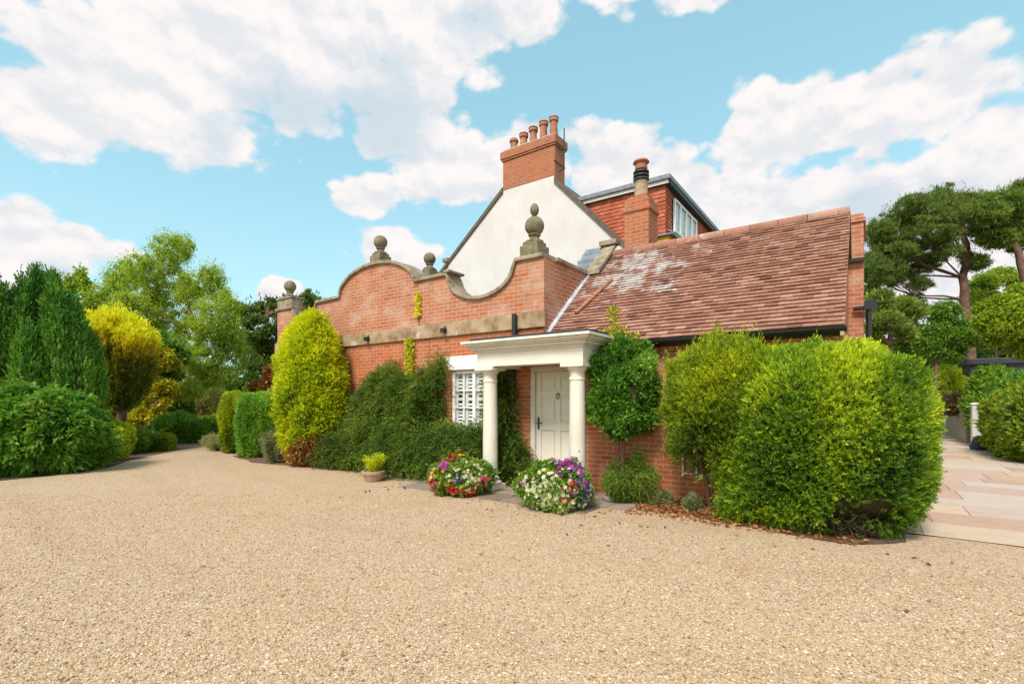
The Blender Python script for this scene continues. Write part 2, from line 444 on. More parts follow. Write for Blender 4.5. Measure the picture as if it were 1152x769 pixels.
LEAF = dict(
    yew_hedge=[(0.022, 0.058, 0.010), (0.062, 0.140, 0.016), (0.140, 0.235, 0.018), (0.280, 0.370, 0.024)],
    olive_hedge=[(0.026, 0.058, 0.009), (0.072, 0.135, 0.012), (0.145, 0.218, 0.014), (0.275, 0.330, 0.020)],
    gold_cone=[(0.045, 0.095, 0.006), (0.140, 0.225, 0.008), (0.260, 0.335, 0.010), (0.385, 0.420, 0.014)],
    brown_dead=[(0.07, 0.035, 0.02), (0.14, 0.075, 0.04), (0.20, 0.12, 0.06)],
    wall_green=[(0.010, 0.030, 0.007), (0.032, 0.072, 0.013), (0.072, 0.130, 0.022), (0.130, 0.190, 0.036)],
    laurel=[(0.014, 0.054, 0.010), (0.038, 0.118, 0.018), (0.080, 0.190, 0.030), (0.160, 0.280, 0.050)],
    laurel_light=[(0.020, 0.060, 0.012), (0.050, 0.125, 0.020), (0.095, 0.190, 0.028), (0.160, 0.260, 0.040)],
    cypress=[(0.016, 0.062, 0.014), (0.042, 0.135, 0.026), (0.092, 0.215, 0.036), (0.165, 0.290, 0.048)],
    gold_yew=[(0.030, 0.048, 0.010), (0.085, 0.115, 0.014), (0.260, 0.240, 0.014), (0.600, 0.430, 0.012)],
    lime=[(0.070, 0.130, 0.012), (0.130, 0.210, 0.016), (0.210, 0.290, 0.022), (0.310, 0.360, 0.030)],
    birch=[(0.036, 0.080, 0.012), (0.080, 0.155, 0.020), (0.140, 0.230, 0.032), (0.210, 0.300, 0.046)],
    pine=[(0.014, 0.034, 0.012), (0.036, 0.074, 0.020), (0.075, 0.125, 0.030), (0.130, 0.180, 0.045)],
    pine_light=[(0.030, 0.062, 0.018), (0.062, 0.115, 0.026), (0.105, 0.175, 0.038), (0.150, 0.225, 0.050)],
    dark_tree=[(0.022, 0.050, 0.012), (0.046, 0.095, 0.020), (0.085, 0.145, 0.030)],
    red_tree=[(0.07, 0.03, 0.016), (0.14, 0.07, 0.03), (0.20, 0.14, 0.04), (0.15, 0.16, 0.04)],
    grey_green=[(0.060, 0.085, 0.055), (0.110, 0.145, 0.090), (0.170, 0.205, 0.130)],
    pale_tree=[(0.100, 0.120, 0.045), (0.170, 0.190, 0.070), (0.240, 0.250, 0.110)],
    purple_shrub=[(0.04, 0.030, 0.030), (0.075, 0.060, 0.045), (0.10, 0.11, 0.06)],
    bronze_shrub=[(0.036, 0.080, 0.012), (0.075, 0.145, 0.016), (0.140, 0.215, 0.020), (0.240, 0.200, 0.025)],
    gold_tree=[(0.060, 0.085, 0.010), (0.160, 0.180, 0.014), (0.340, 0.300, 0.016), (0.560, 0.420, 0.018)],
    litter=[(0.07, 0.034, 0.018), (0.13, 0.066, 0.034), (0.19, 0.11, 0.055), (0.24, 0.17, 0.10)],
    ivy=[(0.06, 0.10, 0.012), (0.16, 0.20, 0.02), (0.34, 0.33, 0.03), (0.48, 0.42, 0.05)],
)
for k, v in LEAF.items():
    mat_leaf('leaf_' + k, [tuple(min(0.75, q * 2.05 * f) for q, f in zip(c, (1.24, 1.0, 0.75))) for c in v])
PETAL = dict(cream=[(0.62, 0.60, 0.30), (0.72, 0.72, 0.50)], white=[(0.74, 0.74, 0.66), (0.8, 0.8, 0.75)], red=[(0.50, 0.015, 0.02), (0.68, 0.03, 0.035)],
             pink=[(0.60, 0.05, 0.14), (0.72, 0.14, 0.25)], magenta=[(0.42, 0.02, 0.36), (0.60, 0.05, 0.52)], violet=[(0.06, 0.035, 0.26), (0.14, 0.08, 0.42)],
             yellow=[(0.70, 0.36, 0.01), (0.76, 0.50, 0.03)], lilac=[(0.35, 0.16, 0.55), (0.50, 0.28, 0.66)])
for k, v in PETAL.items():
    mat_leaf('petal_' + k, v, 0.6, 0.3)


# ------------------------------------------------------------------ mesh helpers
def tag(o, label=None, cat=None, group=None, kind=None):
    if label: o['label'] = label
    if cat: o['category'] = cat
    if group: o['group'] = group
    if kind: o['kind'] = kind
    return o


def empty(name, loc=(0, 0, 0), rz=0.0, **kw):
    o = bpy.data.objects.new(name, None)
    o.empty_display_size = 0.3
    o.location = loc
    o.rotation_euler = (0, 0, rz)
    COL.objects.link(o)
    return tag(o, **kw)


def raw_mesh(name, V, Fc, mat, parent=None, tint=None, smooth=False):
    """V (n,3) array; Fc (m,4) or (m,3) array of indices"""
    V = np.asarray(V, np.float32)
    Fc = np.asarray(Fc, np.int32)
    me = bpy.data.meshes.new(name)
    m, k = Fc.shape
    me.vertices.add(len(V)); me.vertices.foreach_set('co', V.ravel())
    me.loops.add(m * k); me.loops.foreach_set('vertex_index', Fc.ravel())
    me.polygons.add(m); me.polygons.foreach_set('loop_start', np.arange(0, m * k, k, dtype=np.int32))
    me.polygons.foreach_set('use_smooth', np.full(m, bool(smooth)))
    if tint is not None:
        a = me.attributes.new('tint', 'FLOAT', 'FACE')
        a.data.foreach_set('value', np.clip(np.asarray(tint, np.float32), 0, 1))
    me.update(calc_edges=True)
    me.materials.append(MATS[mat])
    o = bpy.data.objects.new(name, me)
    COL.objects.link(o)
    if parent is not None:
        o.parent = parent
    return o


class MB:
    def __init__(s):
        s.v = []; s.f = []; s.t = []

    def add(s, vs_, fs, tint=0.5):
        b = len(s.v)
        s.v += [tuple(q) for q in vs_]
        for f in fs:
            s.f.append(tuple(b + i for i in f)); s.t.append(tint)
        return s

    def quad(s, a, b, c, d, tint=0.5):
        return s.add([a, b, c, d], [(0, 1, 2, 3)], tint)

    def box(s, x0, x1, y0, y1, z0, z1, tint=0.5):
        v = [(x, y, z) for z in (z0, z1) for y in (y0, y1) for x in (x0, x1)]
        return s.add(v, [(0, 2, 3, 1), (4, 5, 7, 6), (0, 1, 5, 4), (2, 6, 7, 3), (0, 4, 6, 2), (1, 3, 7, 5)], tint)

    def prism(s, poly, lo, hi, axis='y', tint=0.5):
        """convex or simple poly of (a, b) pairs extruded along an axis: y -> (a, ., b), x -> (., a, b), z -> (a, b, .)"""
        def pt(q, h):
            return (q[0], h, q[1]) if axis == 'y' else (h, q[0], q[1]) if axis == 'x' else (q[0], q[1], h)
        n = len(poly)
        v = [pt(q, lo) for q in poly] + [pt(q, hi) for q in poly]
        fs = [tuple(range(n)), tuple(range(2 * n - 1, n - 1, -1))]
        for i in range(n):
            j = (i + 1) % n
            fs.append((j, i, n + i, n + j))
        return s.add(v, fs, tint)

    def tube(s, pts, rad, n=8, caps=True, tint=0.5):
        pts = [Vector(p) for p in pts]
        if not isinstance(rad, (list, tuple)):
            rad = [rad] * len(pts)
        rings = []
        up = Vector((0.123, 0.31, 0.94)).normalized()
        for i, p in enumerate(pts):
            t = (pts[min(i + 1, len(pts) - 1)] - pts[max(i - 1, 0)]).normalized()
            a = t.cross(up)
            if a.length < 1e-3: a = t.cross(Vector((1, 0, 0)))
            a.normalize(); b = t.cross(a)
            rings.append([p + (a * math.cos(q) + b * math.sin(q)) * rad[i] for q in [2 * math.pi * k / n for k in range(n)]])
        v = [q for r in rings for q in r]
        fs = []
        for i in range(len(pts) - 1):
            for k in range(n):
                k2 = (k + 1) % n
                fs.append((i * n + k, i * n + k2, (i + 1) * n + k2, (i + 1) * n + k))
        if caps:
            fs.append(tuple(range(n - 1, -1, -1)))
            fs.append(tuple((len(pts) - 1) * n + k for k in range(n)))
        return s.add(v, fs, tint)

    def lathe(s, prof, cx, cy, n=24, tint=0.5):
        v = []
        for r, z in prof:
            for k in range(n):
                q = 2 * math.pi * k / n
                v.append((cx + r * math.cos(q), cy + r * math.sin(q), z))
        fs = []
        for i in range(len(prof) - 1):
            for k in range(n):
                k2 = (k + 1) % n
                fs.append((i * n + k, i * n + k2, (i + 1) * n + k2, (i + 1) * n + k))
        fs.append(tuple(range(n - 1, -1, -1)))
        fs.append(tuple((len(prof) - 1) * n + k for k in range(n)))
        return s.add(v, fs, tint)

    def build(s, name, mat, parent=None, smooth=False, bevel=0.0, tint=False, sharp=40):
        me = bpy.data.meshes.new(name)
        me.from_pydata(s.v, [], s.f)
        me.update()
        uv = me.uv_layers.new(name='UVMap')
        co = np.array(s.v, float)
        for p in me.polygons:
            n = p.normal
            if abs(n.z) > 0.8:
                for li in p.loop_indices:
                    c = co[me.loops[li].vertex_index]
                    uv.data[li].uv = (c[0], c[1])
            else:
                t = Vector((-n.y, n.x)).normalized()
                for li in p.loop_indices:
                    c = co[me.loops[li].vertex_index]
                    uv.data[li].uv = (c[0] * t.x + c[1] * t.y + 0.07 * (abs(n.x) > 0.5), c[2])
        if tint:
            a = me.attributes.new('tint', 'FLOAT', 'FACE')
            a.data.foreach_set('value', np.array(s.t, np.float32))
        if smooth:
            me.polygons.foreach_set('use_smooth', np.ones(len(me.polygons), bool))
            me.set_sharp_from_angle(angle=R(sharp))
        me.materials.append(MATS[mat])
        o = bpy.data.objects.new(name, me)
        COL.objects.link(o)
        if parent is not None: o.parent = parent
        if bevel:
            b = o.modifiers.new('bevel', 'BEVEL')
            b.width = bevel; b.segments = 2; b.limit_method = 'ANGLE'; b.angle_limit = R(40)
        return o


def wall_grid(mb, x0, x1, z0, z1, y0, y1, openings):
    """wall from x0..x1, z0..z1, front face y0, back face y1, with rectangular openings (xa, xb, za, zb)"""
    xs = sorted({x0, x1, *[q for o in openings for q in o[:2]]})
    zs = sorted({z0, z1, *[q for o in openings for q in o[2:]]})

    def hole(i, j):
        if i < 0 or j < 0 or i >= len(xs) - 1 or j >= len(zs) - 1: return True
        cx, cz = (xs[i] + xs[i + 1]) / 2, (zs[j] + zs[j + 1]) / 2
        return any(o[0] < cx < o[1] and o[2] < cz < o[3] for o in openings)
    for i in range(len(xs) - 1):
        for j in range(len(zs) - 1):
            if hole(i, j): continue
            a, b, c, d = xs[i], xs[i + 1], zs[j], zs[j + 1]
            mb.quad((a, y0, c), (b, y0, c), (b, y0, d), (a, y0, d))
            mb.quad((a, y1, c), (a, y1, d), (b, y1, d), (b, y1, c))
            if hole(i - 1, j): mb.quad((a, y0, c), (a, y0, d), (a, y1, d), (a, y1, c))
            if hole(i + 1, j): mb.quad((b, y0, c), (b, y1, c), (b, y1, d), (b, y0, d))
            if hole(i, j - 1): mb.quad((a, y0, c), (a, y1, c), (b, y1, c), (b, y0, c))
            if hole(i, j + 1): mb.quad((a, y0, d), (b, y0, d), (b, y1, d), (a, y1, d))
    return mb


def tile_rows(name, mat, parent, org, ud, sd_, nd, width, length, gauge=0.1, tw=0.165, thick=0.014, jit=0.004, skip=None):
    """overlapping plain tiles: org = lower left corner, ud along the course, sd_ up the slope, nd outwards"""
    org, ud, sd_, nd = (np.array(q, float) for q in (org, ud, sd_, nd))
    V, Fq, T = [], [], []
    nr = int(math.ceil(length / gauge))
    k = 0
    for r in range(nr):
        s0 = r * gauge
        s1 = min(s0 + gauge * 1.25, length)
        x = -(tw * 0.5 if r % 2 else 0.0)
        rowt = rng.normal(0, 0.05)
        while x < width:
            a, b = max(x, 0), min(x + tw - 0.003, width)
            x += tw
            if b - a < 0.02: continue
            if skip and skip((a + b) / 2, (s0 + s1) / 2): continue
            lift = thick * 1.9 + rng.normal(0, jit)
            l2 = lift + rng.normal(0, jit * 0.7)
            sag = rng.normal(0, 0.003)
            p = [org + ud * a + sd_ * (s0 + sag) + nd * lift, org + ud * b + sd_ * (s0 + sag) + nd * l2,
                 org + ud * b + sd_ * s1 + nd * 0.004, org + ud * a + sd_ * s1 + nd * 0.004,
                 org + ud * a + sd_ * (s0 + sag) + nd * (lift - thick), org + ud * b + sd_ * (s0 + sag) + nd * (l2 - thick)]
            V += p
            t = np.clip(0.5 + rowt + rng.normal(0, 0.24), 0, 1)
            Fq += [(k, k + 1, k + 2, k + 3), (k + 4, k + 5, k + 1, k), (k + 4, k, k + 3, k + 3), (k + 1, k + 5, k + 2, k + 2)]
            T += [t, t, t, t]
            k += 6
    # side slivers as quads with a repeated corner are avoided: keep only faces with four distinct corners
    keep = [i for i, f in enumerate(Fq) if len(set(f)) == 4]
    return raw_mesh(name, np.array(V), np.array([Fq[i] for i in keep]), mat, parent, np.array([T[i] for i in keep]))


# ------------------------------------------------------------------ house frame
HO = np.array((1.63, 8.0))
UD = np.array((1.4, -1.0)) / math.hypot(1.4, 1)
VD = np.array((1.0, 1.4)) / math.hypot(1.4, 1)
HROT = math.atan2(UD[1], UD[0])


def H(t, w, z=0.0):
    q = HO + UD * t + VD * w
    return (q[0], q[1], z)


# ------------------------------------------------------------------ ground, drive, paths
def sheet(name, poly, z, mat, rough_edge=0.0, step=0.35, kind='structure'):
    pts = []
    n = len(poly)
    for i in range(n):
        a, b = np.array(poly[i], float), np.array(poly[(i + 1) % n], float)
        m = max(1, int(np.linalg.norm(b - a) / step)) if rough_edge else 1
        for k in range(m):
            q = a + (b - a) * k / m
            if rough_edge: q = q + rng.normal(0, rough_edge, 2)
            pts.append((q[0], q[1]))
    me = bpy.data.meshes.new(name)
    me.from_pydata([(x, y, z) for x, y in pts], [], [tuple(range(len(pts)))])
    me.update()
    me.materials.append(MATS[mat])
    o = bpy.data.objects.new(name, me)
    COL.objects.link(o)
    o['kind'] = kind
    return o


sheet('ground', [(-600, -600), (600, -600), (600, 900), (-600, 900)], -0.012, 'grassy_earth')
sheet('gravel_drive', [(-25, -16), (26, -16), H(30, -.25)[:2], H(3.25, -.25)[:2], H(3.0, .5)[:2], (-2, 12.5), (-6.6, 14.6), (-7.6, 17.8), (-9.9, 17.6),
                       (-10.2, 15.2), (-9.9, 13.3), (-9.1, 11.2), (-9.15, 9.9), (-9.7, 9.0), (-12, 8.3), (-25, 7)], -0.004, 'gravel', 0.03)
sheet('soil_bed', [H(0.75, -0.02)[:2], H(0.95, -0.75)[:2], H(1.9, -1.0)[:2], H(2.5, -1.15)[:2], H(3.2, -1.2)[:2], H(3.7, -0.7)[:2], H(3.6, 0.1)[:2], H(3.3, 0.3)[:2], H(3.2, -0.02)[:2]],
      0.004, 'soil', 0.03)
sheet('soil_border', [H(-11.0, -0.02)[:2], H(-10.6, -0.9)[:2], H(-8.8, -1.35)[:2], H(-6.9, -1.05)[:2], H(-5.2, -.8)[:2], H(-3.9, -0.6)[:2], H(-3.6, -0.02)[:2]], 0.005, 'soil', 0.03)
sheet('left_border', [(-9.9, 9.3), (-9.5, 10.0), (-9.2, 11.2), (-9.75, 13.2), (-10.1, 15.0), (-9.9, 17.2), (-22, 20), (-22, 8), (-12.0, 8.2)], 0.003, 'soil', 0.03)


def slabs(name, mat, t0, t1, w0, w1, z0, z1, row, lens, keep=None, tilt=0.003):
    V, Fq, T = [], [], []
    k = 0
    w = w0
    while w < w1 - 0.05:
        h = min(random.choice(row), w1 - w)
        t = t0 - random.random() * 0.6
        while t < t1:
            L = random.choice(lens)
            a, b = max(t, t0), min(t + L, t1)
            t += L
            if b - a < 0.08: continue
            if keep and not keep((a + b) / 2, w + h / 2): continue
            j = 0.007
            zz = [z1 + random.gauss(0, tilt) for _ in range(4)]
            c = [(a + j, w + j), (b - j, w + j), (b - j, w + h - j), (a + j, w + h - j)]
            V += [H(p[0], p[1], q) for p, q in zip(c, zz)] + [H(p[0], p[1], z0) for p in c]
            tv = random.random()
            Fq += [(k, k + 1, k + 2, k + 3), (k + 4, k + 5, k + 1, k), (k + 5, k + 6, k + 2, k + 1), (k + 6, k + 7, k + 3, k + 2), (k + 7, k + 4, k, k + 3)]
            T += [tv] * 5
            k += 8
        w += h
    o = raw_mesh(name, np.array(V), np.array(Fq), mat, None, np.array(T))
    o['kind'] = 'structure'
    return o


def in_path(t, w):
    # the paving runs from the gravel back along the east side of the house, narrowing into the garden
    return w > -2.2 and t < 9.5
sheet('path_bedding', [H(3.15, -0.25)[:2], H(17.0, -0.25)[:2], H(17.0, 24)[:2], H(3.15, 24)[:2]], 0.0, 'slab_joint')
slabs('paved_path', 'slab', 3.2, 17.0, -0.24, 24, -0.003, 0.008, [0.6, 0.75, 0.75, 0.9], [0.6, 0.9, 1.2, 1.2, 1.5], tilt=0.0012)
slabs('porch_paving', 'porch_slab', -4.3, 0.75, -1.55, -0.01, 0.0, 0.010, [0.5, 0.55], [0.6, 0.8, 0.9],
      keep=lambda t, w: w > -1.3 or -3.2 < t < 0.4)

def pebbles():
    n = 85000
    Y = 2.0 + 6.0 * rng.random(n) ** 1.25
    X = rng.uniform(-1.12, 1.12, n) * Y
    d = np.stack([X, Y], 1) - HO
    w, t = d @ VD, d @ UD
    k = (w < -1.35) & ((w < -1.75) | (t > 3.9) | (t < .2)) & (X > -9.5)
    X, Y = X[k], Y[k]; n = len(X)
    r = rng.uniform(.0040, .0082, n) * rng.choice([1, 1, 1, 1.45], n)
    base = np.array([(1, 0, 0), (0, 1, 0), (-1, 0, 0), (0, -1, 0), (0, 0, .75), (0, 0, -.5)], float)
    a = rng.uniform(0, 6.28, n)
    v = base[None] * rng.uniform(.7, 1.3, (n, 6, 1))
    v[:, :, 0] *= rng.uniform(.8, 1.4, n)[:, None]
    ca, sa = np.cos(a)[:, None], np.sin(a)[:, None]
    vx, vy = v[:, :, 0] * ca - v[:, :, 1] * sa, v[:, :, 0] * sa + v[:, :, 1] * ca
    V = np.stack([vx, vy, v[:, :, 2]], 2) * r[:, None, None]
    V += np.stack([X, Y, -.004 + r * .30], 1)[:, None, :]
    T = np.array([(0, 1, 4), (1, 2, 4), (2, 3, 4), (3, 0, 4), (1, 0, 5), (2, 1, 5), (3, 2, 5), (0, 3, 5)])
    Fq = (T[None] + (np.arange(n) * 6)[:, None, None]).reshape(-1, 3)
    o = raw_mesh('loose_gravel', V.reshape(-1, 3), Fq, 'pebble', None, np.repeat(rng.random(n), 8))
    o['kind'] = 'stuff'
    o['label'] = 'loose tan pebbles lying over the gravel drive'


pebbles()

# ------------------------------------------------------------------ the house
house = empty('house', H(0, 0, 0), HROT, label='red brick house with shaped gable, cream columned porch, tiled wing and white rear gable', cat='house')
house.location = H(0, 0, 0)
Z_BAND0, Z_BAND1 = 2.79, 3.08
XL, XR = -10.0, -1.31
DOOR = (-1.62, -0.52, 0.14, 2.10)
WIN = (-3.52, -2.40, 0.96, 2.09)
mb = MB()
wall_grid(mb, XL, XR, -0.05, Z_BAND0, 0.0, 0.32, [(DOOR[0], XR, DOOR[2], DOOR[3]), WIN])
mb.build('front_wall', 'brick', house)
mb = MB()
wall_grid(mb, XR, 3.05, -0.05, 2.62, 0.0, 0.32, [(XR, DOOR[1], DOOR[2], DOOR[3])])
# east gable wall of the wing, its ridge over w = 2.3
mb.prism([(0.32, -0.05), (4.78, -0.05), (4.78, 2.5), (2.3, 4.48), (0.32, 2.79)], 2.75, 3.05, 'x')
mb.box(-1.0, 3.05, 4.5, 4.78, -0.05, 2.5)
mb.build('wing_wall', 'brick', house)


def ell(x0, x1, z0, zp, n=18, up=True):
    cx, a = (x0 + x1) / 2, (x1 - x0) / 2
    out = []
    for i in range(n + 1):
        q = math.pi - math.pi * i / n
        out.append((cx + a * math.cos(q), z0 + (zp - z0) * math.sin(q)))
    return out


PROF = [(-10.0, 3.96), (-9.25, 3.96)] + [(-9.2, 3.95)] + ell(-9.2, -8.12, 3.99, 3.44, 14)[1:-1] + [(-8.12, 3.97)] + [(-7.16, 3.99)] \
    + ell(-7.14, -4.58, 4.01, 4.60, 22)[1:-1] + [(-4.56, 4.02), (-3.62, 4.03)] + ell(-3.60, -1.92, 4.00, 3.45, 20)[1:-1] + [(-1.90, 4.03), (-1.31, 4.03)]
mb = MB()
for (xa, za), (xb, zb) in zip(PROF[:-1], PROF[1:]):
    if xb - xa < 1e-4: continue
    mb.quad((xa, 0, Z_BAND0), (xb, 0, Z_BAND0), (xb, 0, zb), (xa, 0, za))
    mb.quad((xb, 0.32, Z_BAND0), (xa, 0.32, Z_BAND0), (xa, 0.32, za), (xb, 0.32, zb))
    mb.quad((xa, 0, za), (xb, 0, zb), (xb, 0.32, zb), (xa, 0.32, za))
mb.quad((XL, 0.32, Z_BAND0), (XL, 0, Z_BAND0), (XL, 0, 3.96), (XL, 0.32, 3.96))
mb.quad((XR, 0, Z_BAND0), (XR, 0.32, Z_BAND0), (XR, 0.32, 4.03), (XR, 0, 4.03))
mb.build('parapet', 'brick_weathered', house)
mb = MB()
mb.box(XR - 0.30, XR, 0.32, 1.78, 2.6, 4.03)
mb.build('return_wall', 'brick_weathered', house)
mb = MB()
mb.box(XL, XL + 0.30, 0.32, 6.2, -0.05, 3.2)
mb.build('return_wall', 'brick_weathered', house)
mb = MB()
mb.box(XL + 0.3, XR - 0.3, 0.32, 6.0, 2.85, 2.98)
mb.build('flat_roof', 'roofing_felt', house)
mb = MB()
mb.box(XL - 0.05, XR + 0.045, -0.055, -0.002, Z_BAND0, Z_BAND1 - 0.03)
mb.box(XL - 0.03, XR + 0.025, -0.035, -0.002, Z_BAND1 - 0.03, Z_BAND1)
mb.build('string_course', 'band_stone', house, bevel=0.008)


def sweep_coping(mb, prof, y0, y1, th):
    """stone capping over a profile in the x-z plane"""
    p = [np.array(q) for q in prof]
    ns = []
    for i in range(len(p)):
        a, b = p[max(i - 1, 0)], p[min(i + 1, len(p) - 1)]
        d = (b - a) / np.linalg.norm(b - a)
        ns.append(np.array((-d[1], d[0])))
    vs_ = []
    for q, n in zip(p, ns):
        o = q + n * th
        i_ = q - n * 0.004
        vs_ += [(i_[0], y0, i_[1]), (o[0], y0, o[1]), (o[0], y1, o[1]), (i_[0], y1, i_[1])]
    fs = []
    for i in range(len(p) - 1):
        for k in range(4):
            k2 = (k + 1) % 4
            fs.append((i * 4 + k, i * 4 + k2, (i + 1) * 4 + k2, (i + 1) * 4 + k))
    fs.append((0, 1, 2, 3)); m = (len(p) - 1) * 4; fs.append((m + 3, m + 2, m + 1, m))
    mb.add(vs_, fs)


mb = MB()
sweep_coping(mb, [q for q in PROF if q[0] > -9.24], -0.06, 0.38, 0.065)
mb.box(-10.05, -9.22, -0.05, 0.37, 3.965, 4.03)
mb.box(-10.0, -9.28, -0.01, 0.33, 4.03, 4.26)
mb.box(-10.03, -9.25, -0.04, 0.36, 4.26, 4.30)
mb.box(XR - 0.36, XR + 0.06, 0.385, 1.80, 4.03, 4.10)
mb.box(-3.68, -3.50, -0.075, 0.4, 4.075, 4.125)
mb.build('parapet_coping', 'stone', house, bevel=0.012)


def ball_finial(x, y, z, s=1.0, egg=False, base=True):
    mb = MB()
    b = 0.20 * s
    if base:
        mb.box(x - b, x + b, y - b, y + b, z, z + 0.20 * s)
    else:
        z -= 0.21 * s
    mb.box(x - b * .8, x + b * .8, y - b * .8, y + b * .8, z + 0.20 * s, z + 0.28 * s)
    pr = [(0.17, .28), (0.17, .31), (0.11, .33), (0.085, .38), (0.12, .42), (0.12, .44)]
    prof = [(r * s, z + h * s) for r, h in pr]
    c, rr = z + 0.60 * s, 0.185 * s
    for i in range(13):
        q = R(-62 + i * 12.6)
        prof.append((rr * math.cos(q), c + rr * math.sin(q)))
    if egg:
        c2 = c + rr + 0.125 * s
        prof.append((0.035 * s, c + rr + .005))
        for i in range(11):
            q = R(-80 + i * 16)
            prof.append((max(.004, 0.085 * s * math.cos(q)), c2 + 0.125 * s * math.sin(q)))
    mb.lathe(prof, x, y, 24)
    return mb.build('finial', 'finial_stone', house, smooth=True)


ball_finial(-9.64, 0.16, 4.30, 0.86, base=False)
ball_finial(-5.86, 0.16, 4.655, 0.84)
ball_finial(-5.86, 1.75, 4.64, 0.84)
ball_finial(-1.62, 0.17, 4.095, 0.96, True)
mb = MB()     # pier carrying the small finial on the parapet behind
mb.box(-6.1, -5.62, 1.6, 1.9, 2.98, 4.64)
mb.build('rear_pier', 'brick_weathered', house)

# floodlights on the band
for x in (-6.02, -3.62):
    mb = MB()
    mb.box(x - .05, x + .05, -0.16, -0.06, 2.86, 2.95)
    mb.box(x - .02, x + .02, -0.07, -0.05, 2.94, 3.0)
    mb.build('floodlight', 'black_plastic', house, bevel=0.01)
mb = MB()
mb.box(-1.92, -1.84, -0.085, -0.06, 2.55, 3.02)
mb.tube([(-1.88, -0.10, 3.06), (-1.88, -0.10, 2.5)], 0.05, 10)
mb.build('rainwater_pipe', 'black_plastic', house, smooth=True)

# window with shutters
wf = MB()
x0, x1, z0, z1 = WIN
y = 0.045
fw = 0.06
wf.box(x0, x0 + fw, y, y + .10, z0 + fw, z1 - fw); wf.box(x1 - fw, x1, y, y + .10, z0 + fw, z1 - fw)
wf.box(x0, x1, y, y + .10, z1 - fw, z1); wf.box(x0, x1, y - .01, y + .10, z0, z0 + fw)
xm = (x0 + x1) / 2
wf.box(xm - .035, xm + .035, y + .004, y + .09, z0 + fw, z1 - fw)
for a, b in ((x0 + fw, xm - .035), (xm + .035, x1 - fw)):
    wf.box((a + b) / 2 - .012, (a + b) / 2 + .012, y + .016, y + .05, z0 + fw, z1 - fw)
    for k in (1, 2):
        zz = z0 + fw + (z1 - z0 - 2 * fw) * k / 3
        wf.box(a, b, y + .019, y + .047, zz - .011, zz + .011)
win = wf.build('window', 'white_paint', house, bevel=0.004)
g_ = MB(); g_.box(x0 + fw, x1 - fw, y + .052, y + .058, z0 + fw, z1 - fw); g_.build('glass', 'glass', win)
for a, b in ((x0 + .03, xm - .005), (xm + .005, x1 - .03)):
    sh = MB()
    m_ = (a + b) / 2
    for q0, q1 in ((a, m_ - .003), (m_ + .003, b)):
        sh.box(q0, q0 + .075, .108, .135, z0, z1); sh.box(q1 - .075, q1, .108, .135, z0, z1)
        for zz in (z0 + .03, (z0 + z1) / 2, z1 - .03):
            sh.box(q0 + .075, q1 - .075, .110, .133, zz - .03, zz + .03)
        zz = z0 + .10
        while zz < z1 - .08:
            if abs(zz - (z0 + z1) / 2) > .05:
                sh.quad((q0 + .072, .112, zz - .025), (q1 - .072, .112, zz - .025), (q1 - .072, .134, zz + .020), (q0 + .072, .134, zz + .020))
            zz += .072
    sh.build('shutter', 'white_paint', win)
dk = MB(); dk.box(x0 - .1, x1 + .1, .34, .9, z0 - .1, z1 + .1); dk.build('dark_room_backing', 'unlit_interior', win)  # closed dark box painted as the room's shade behind the shutters
sl = MB(); sl.prism([(x0 - .05, 2.105), (x1 + .05, 2.105), (x1 + .13, 2.38), (x0 - .13, 2.38)], -0.03, 0.02, 'y'); sl.build('lintel', 'white_paint', win, bevel=.004)
sl = MB(); sl.box(x0 - .05, x1 + .05, -0.05, 0.044, z0 - .05, z0); sl.build('sill', 'white_paint', win, bevel=.004)

# door
dx0, dx1, dz0, dz1 = DOOR
fr = MB()
fr.box(dx0, dx0 + .09, 0.03, 0.16, dz0, dz1 - .09); fr.box(dx1 - .09, dx1, 0.03, 0.16, dz0, dz1 - .09); fr.box(dx0, dx1, 0.03, 0.16, dz1 - .09, dz1)
fr.build('door_frame', 'cream_paint', house, bevel=.006)
dr = MB()
a, b, c, d = dx0 + .094, dx1 - .094, dz0 + .01, dz1 - .094
yd = 0.085
dw = b - a
st = .105
cols_ = [(a + st, a + dw / 2 - .045), (a + dw / 2 + .045, b - st)]
H_ = d - c
rows_ = [(c + .22, c + .22 + .33 * H_), (c + .66 + .02, c + .68 + .32 * H_ + .12), (d - .10 - .17 * H_, d - .11)]
rows_ = [(c + .20, c + .20 + .62), (c + .96, c + .96 + .46), (c + 1.52, d - .10)]
dr.box(a, b, yd + .02, yd + .05, c, d)
zs = [c] + [q for r in rows_ for q in r] + [d]
for xa, xb in ((a, a + st), (cols_[0][1], cols_[1][0]), (b - st, b)):
    dr.box(xa, xb, yd, yd + .0195, c, d)
for za, zb in ((zs[0], zs[1]), (zs[2], zs[3]), (zs[4], zs[5]), (zs[6], zs[7])):
    for xa, xb in cols_:
        dr.box(xa, xb, yd + .0002, yd + .0195, za, zb)
for za, zb in rows_:
    for xa, xb in cols_:
        dr.box(xa + .04, xb - .04, yd + .006, yd + .0195, za + .04, zb - .04)
door = dr.build('front_door', 'door_paint', house, bevel=.005)
hd = MB(); hd.box(a + .035, a + .07, yd - .012, yd - .001, 0.98, 1.20); hd.tube([(a + .052, yd - .012, 1.10), (a + .052, yd - .055, 1.10), (a + .15, yd - .055, 1.095)], .011, 8)
hd.build('handle', 'dark_metal', door, smooth=True)
kn = MB(); kn.lathe([(.018, 0), (.018, .02), (.004, .03)], 0, 0, 10); kn.tube([(-.028, -.01, 0.02), (-.03, -.02, -.05), (0, -.022, -.085), (.03, -.02, -.05), (.028, -.01, .02)], .007, 6)
ko = kn.build('knocker', 'bronze', door, smooth=True); ko.location = ((a + b) / 2 - .0, yd - .012, 1.60)
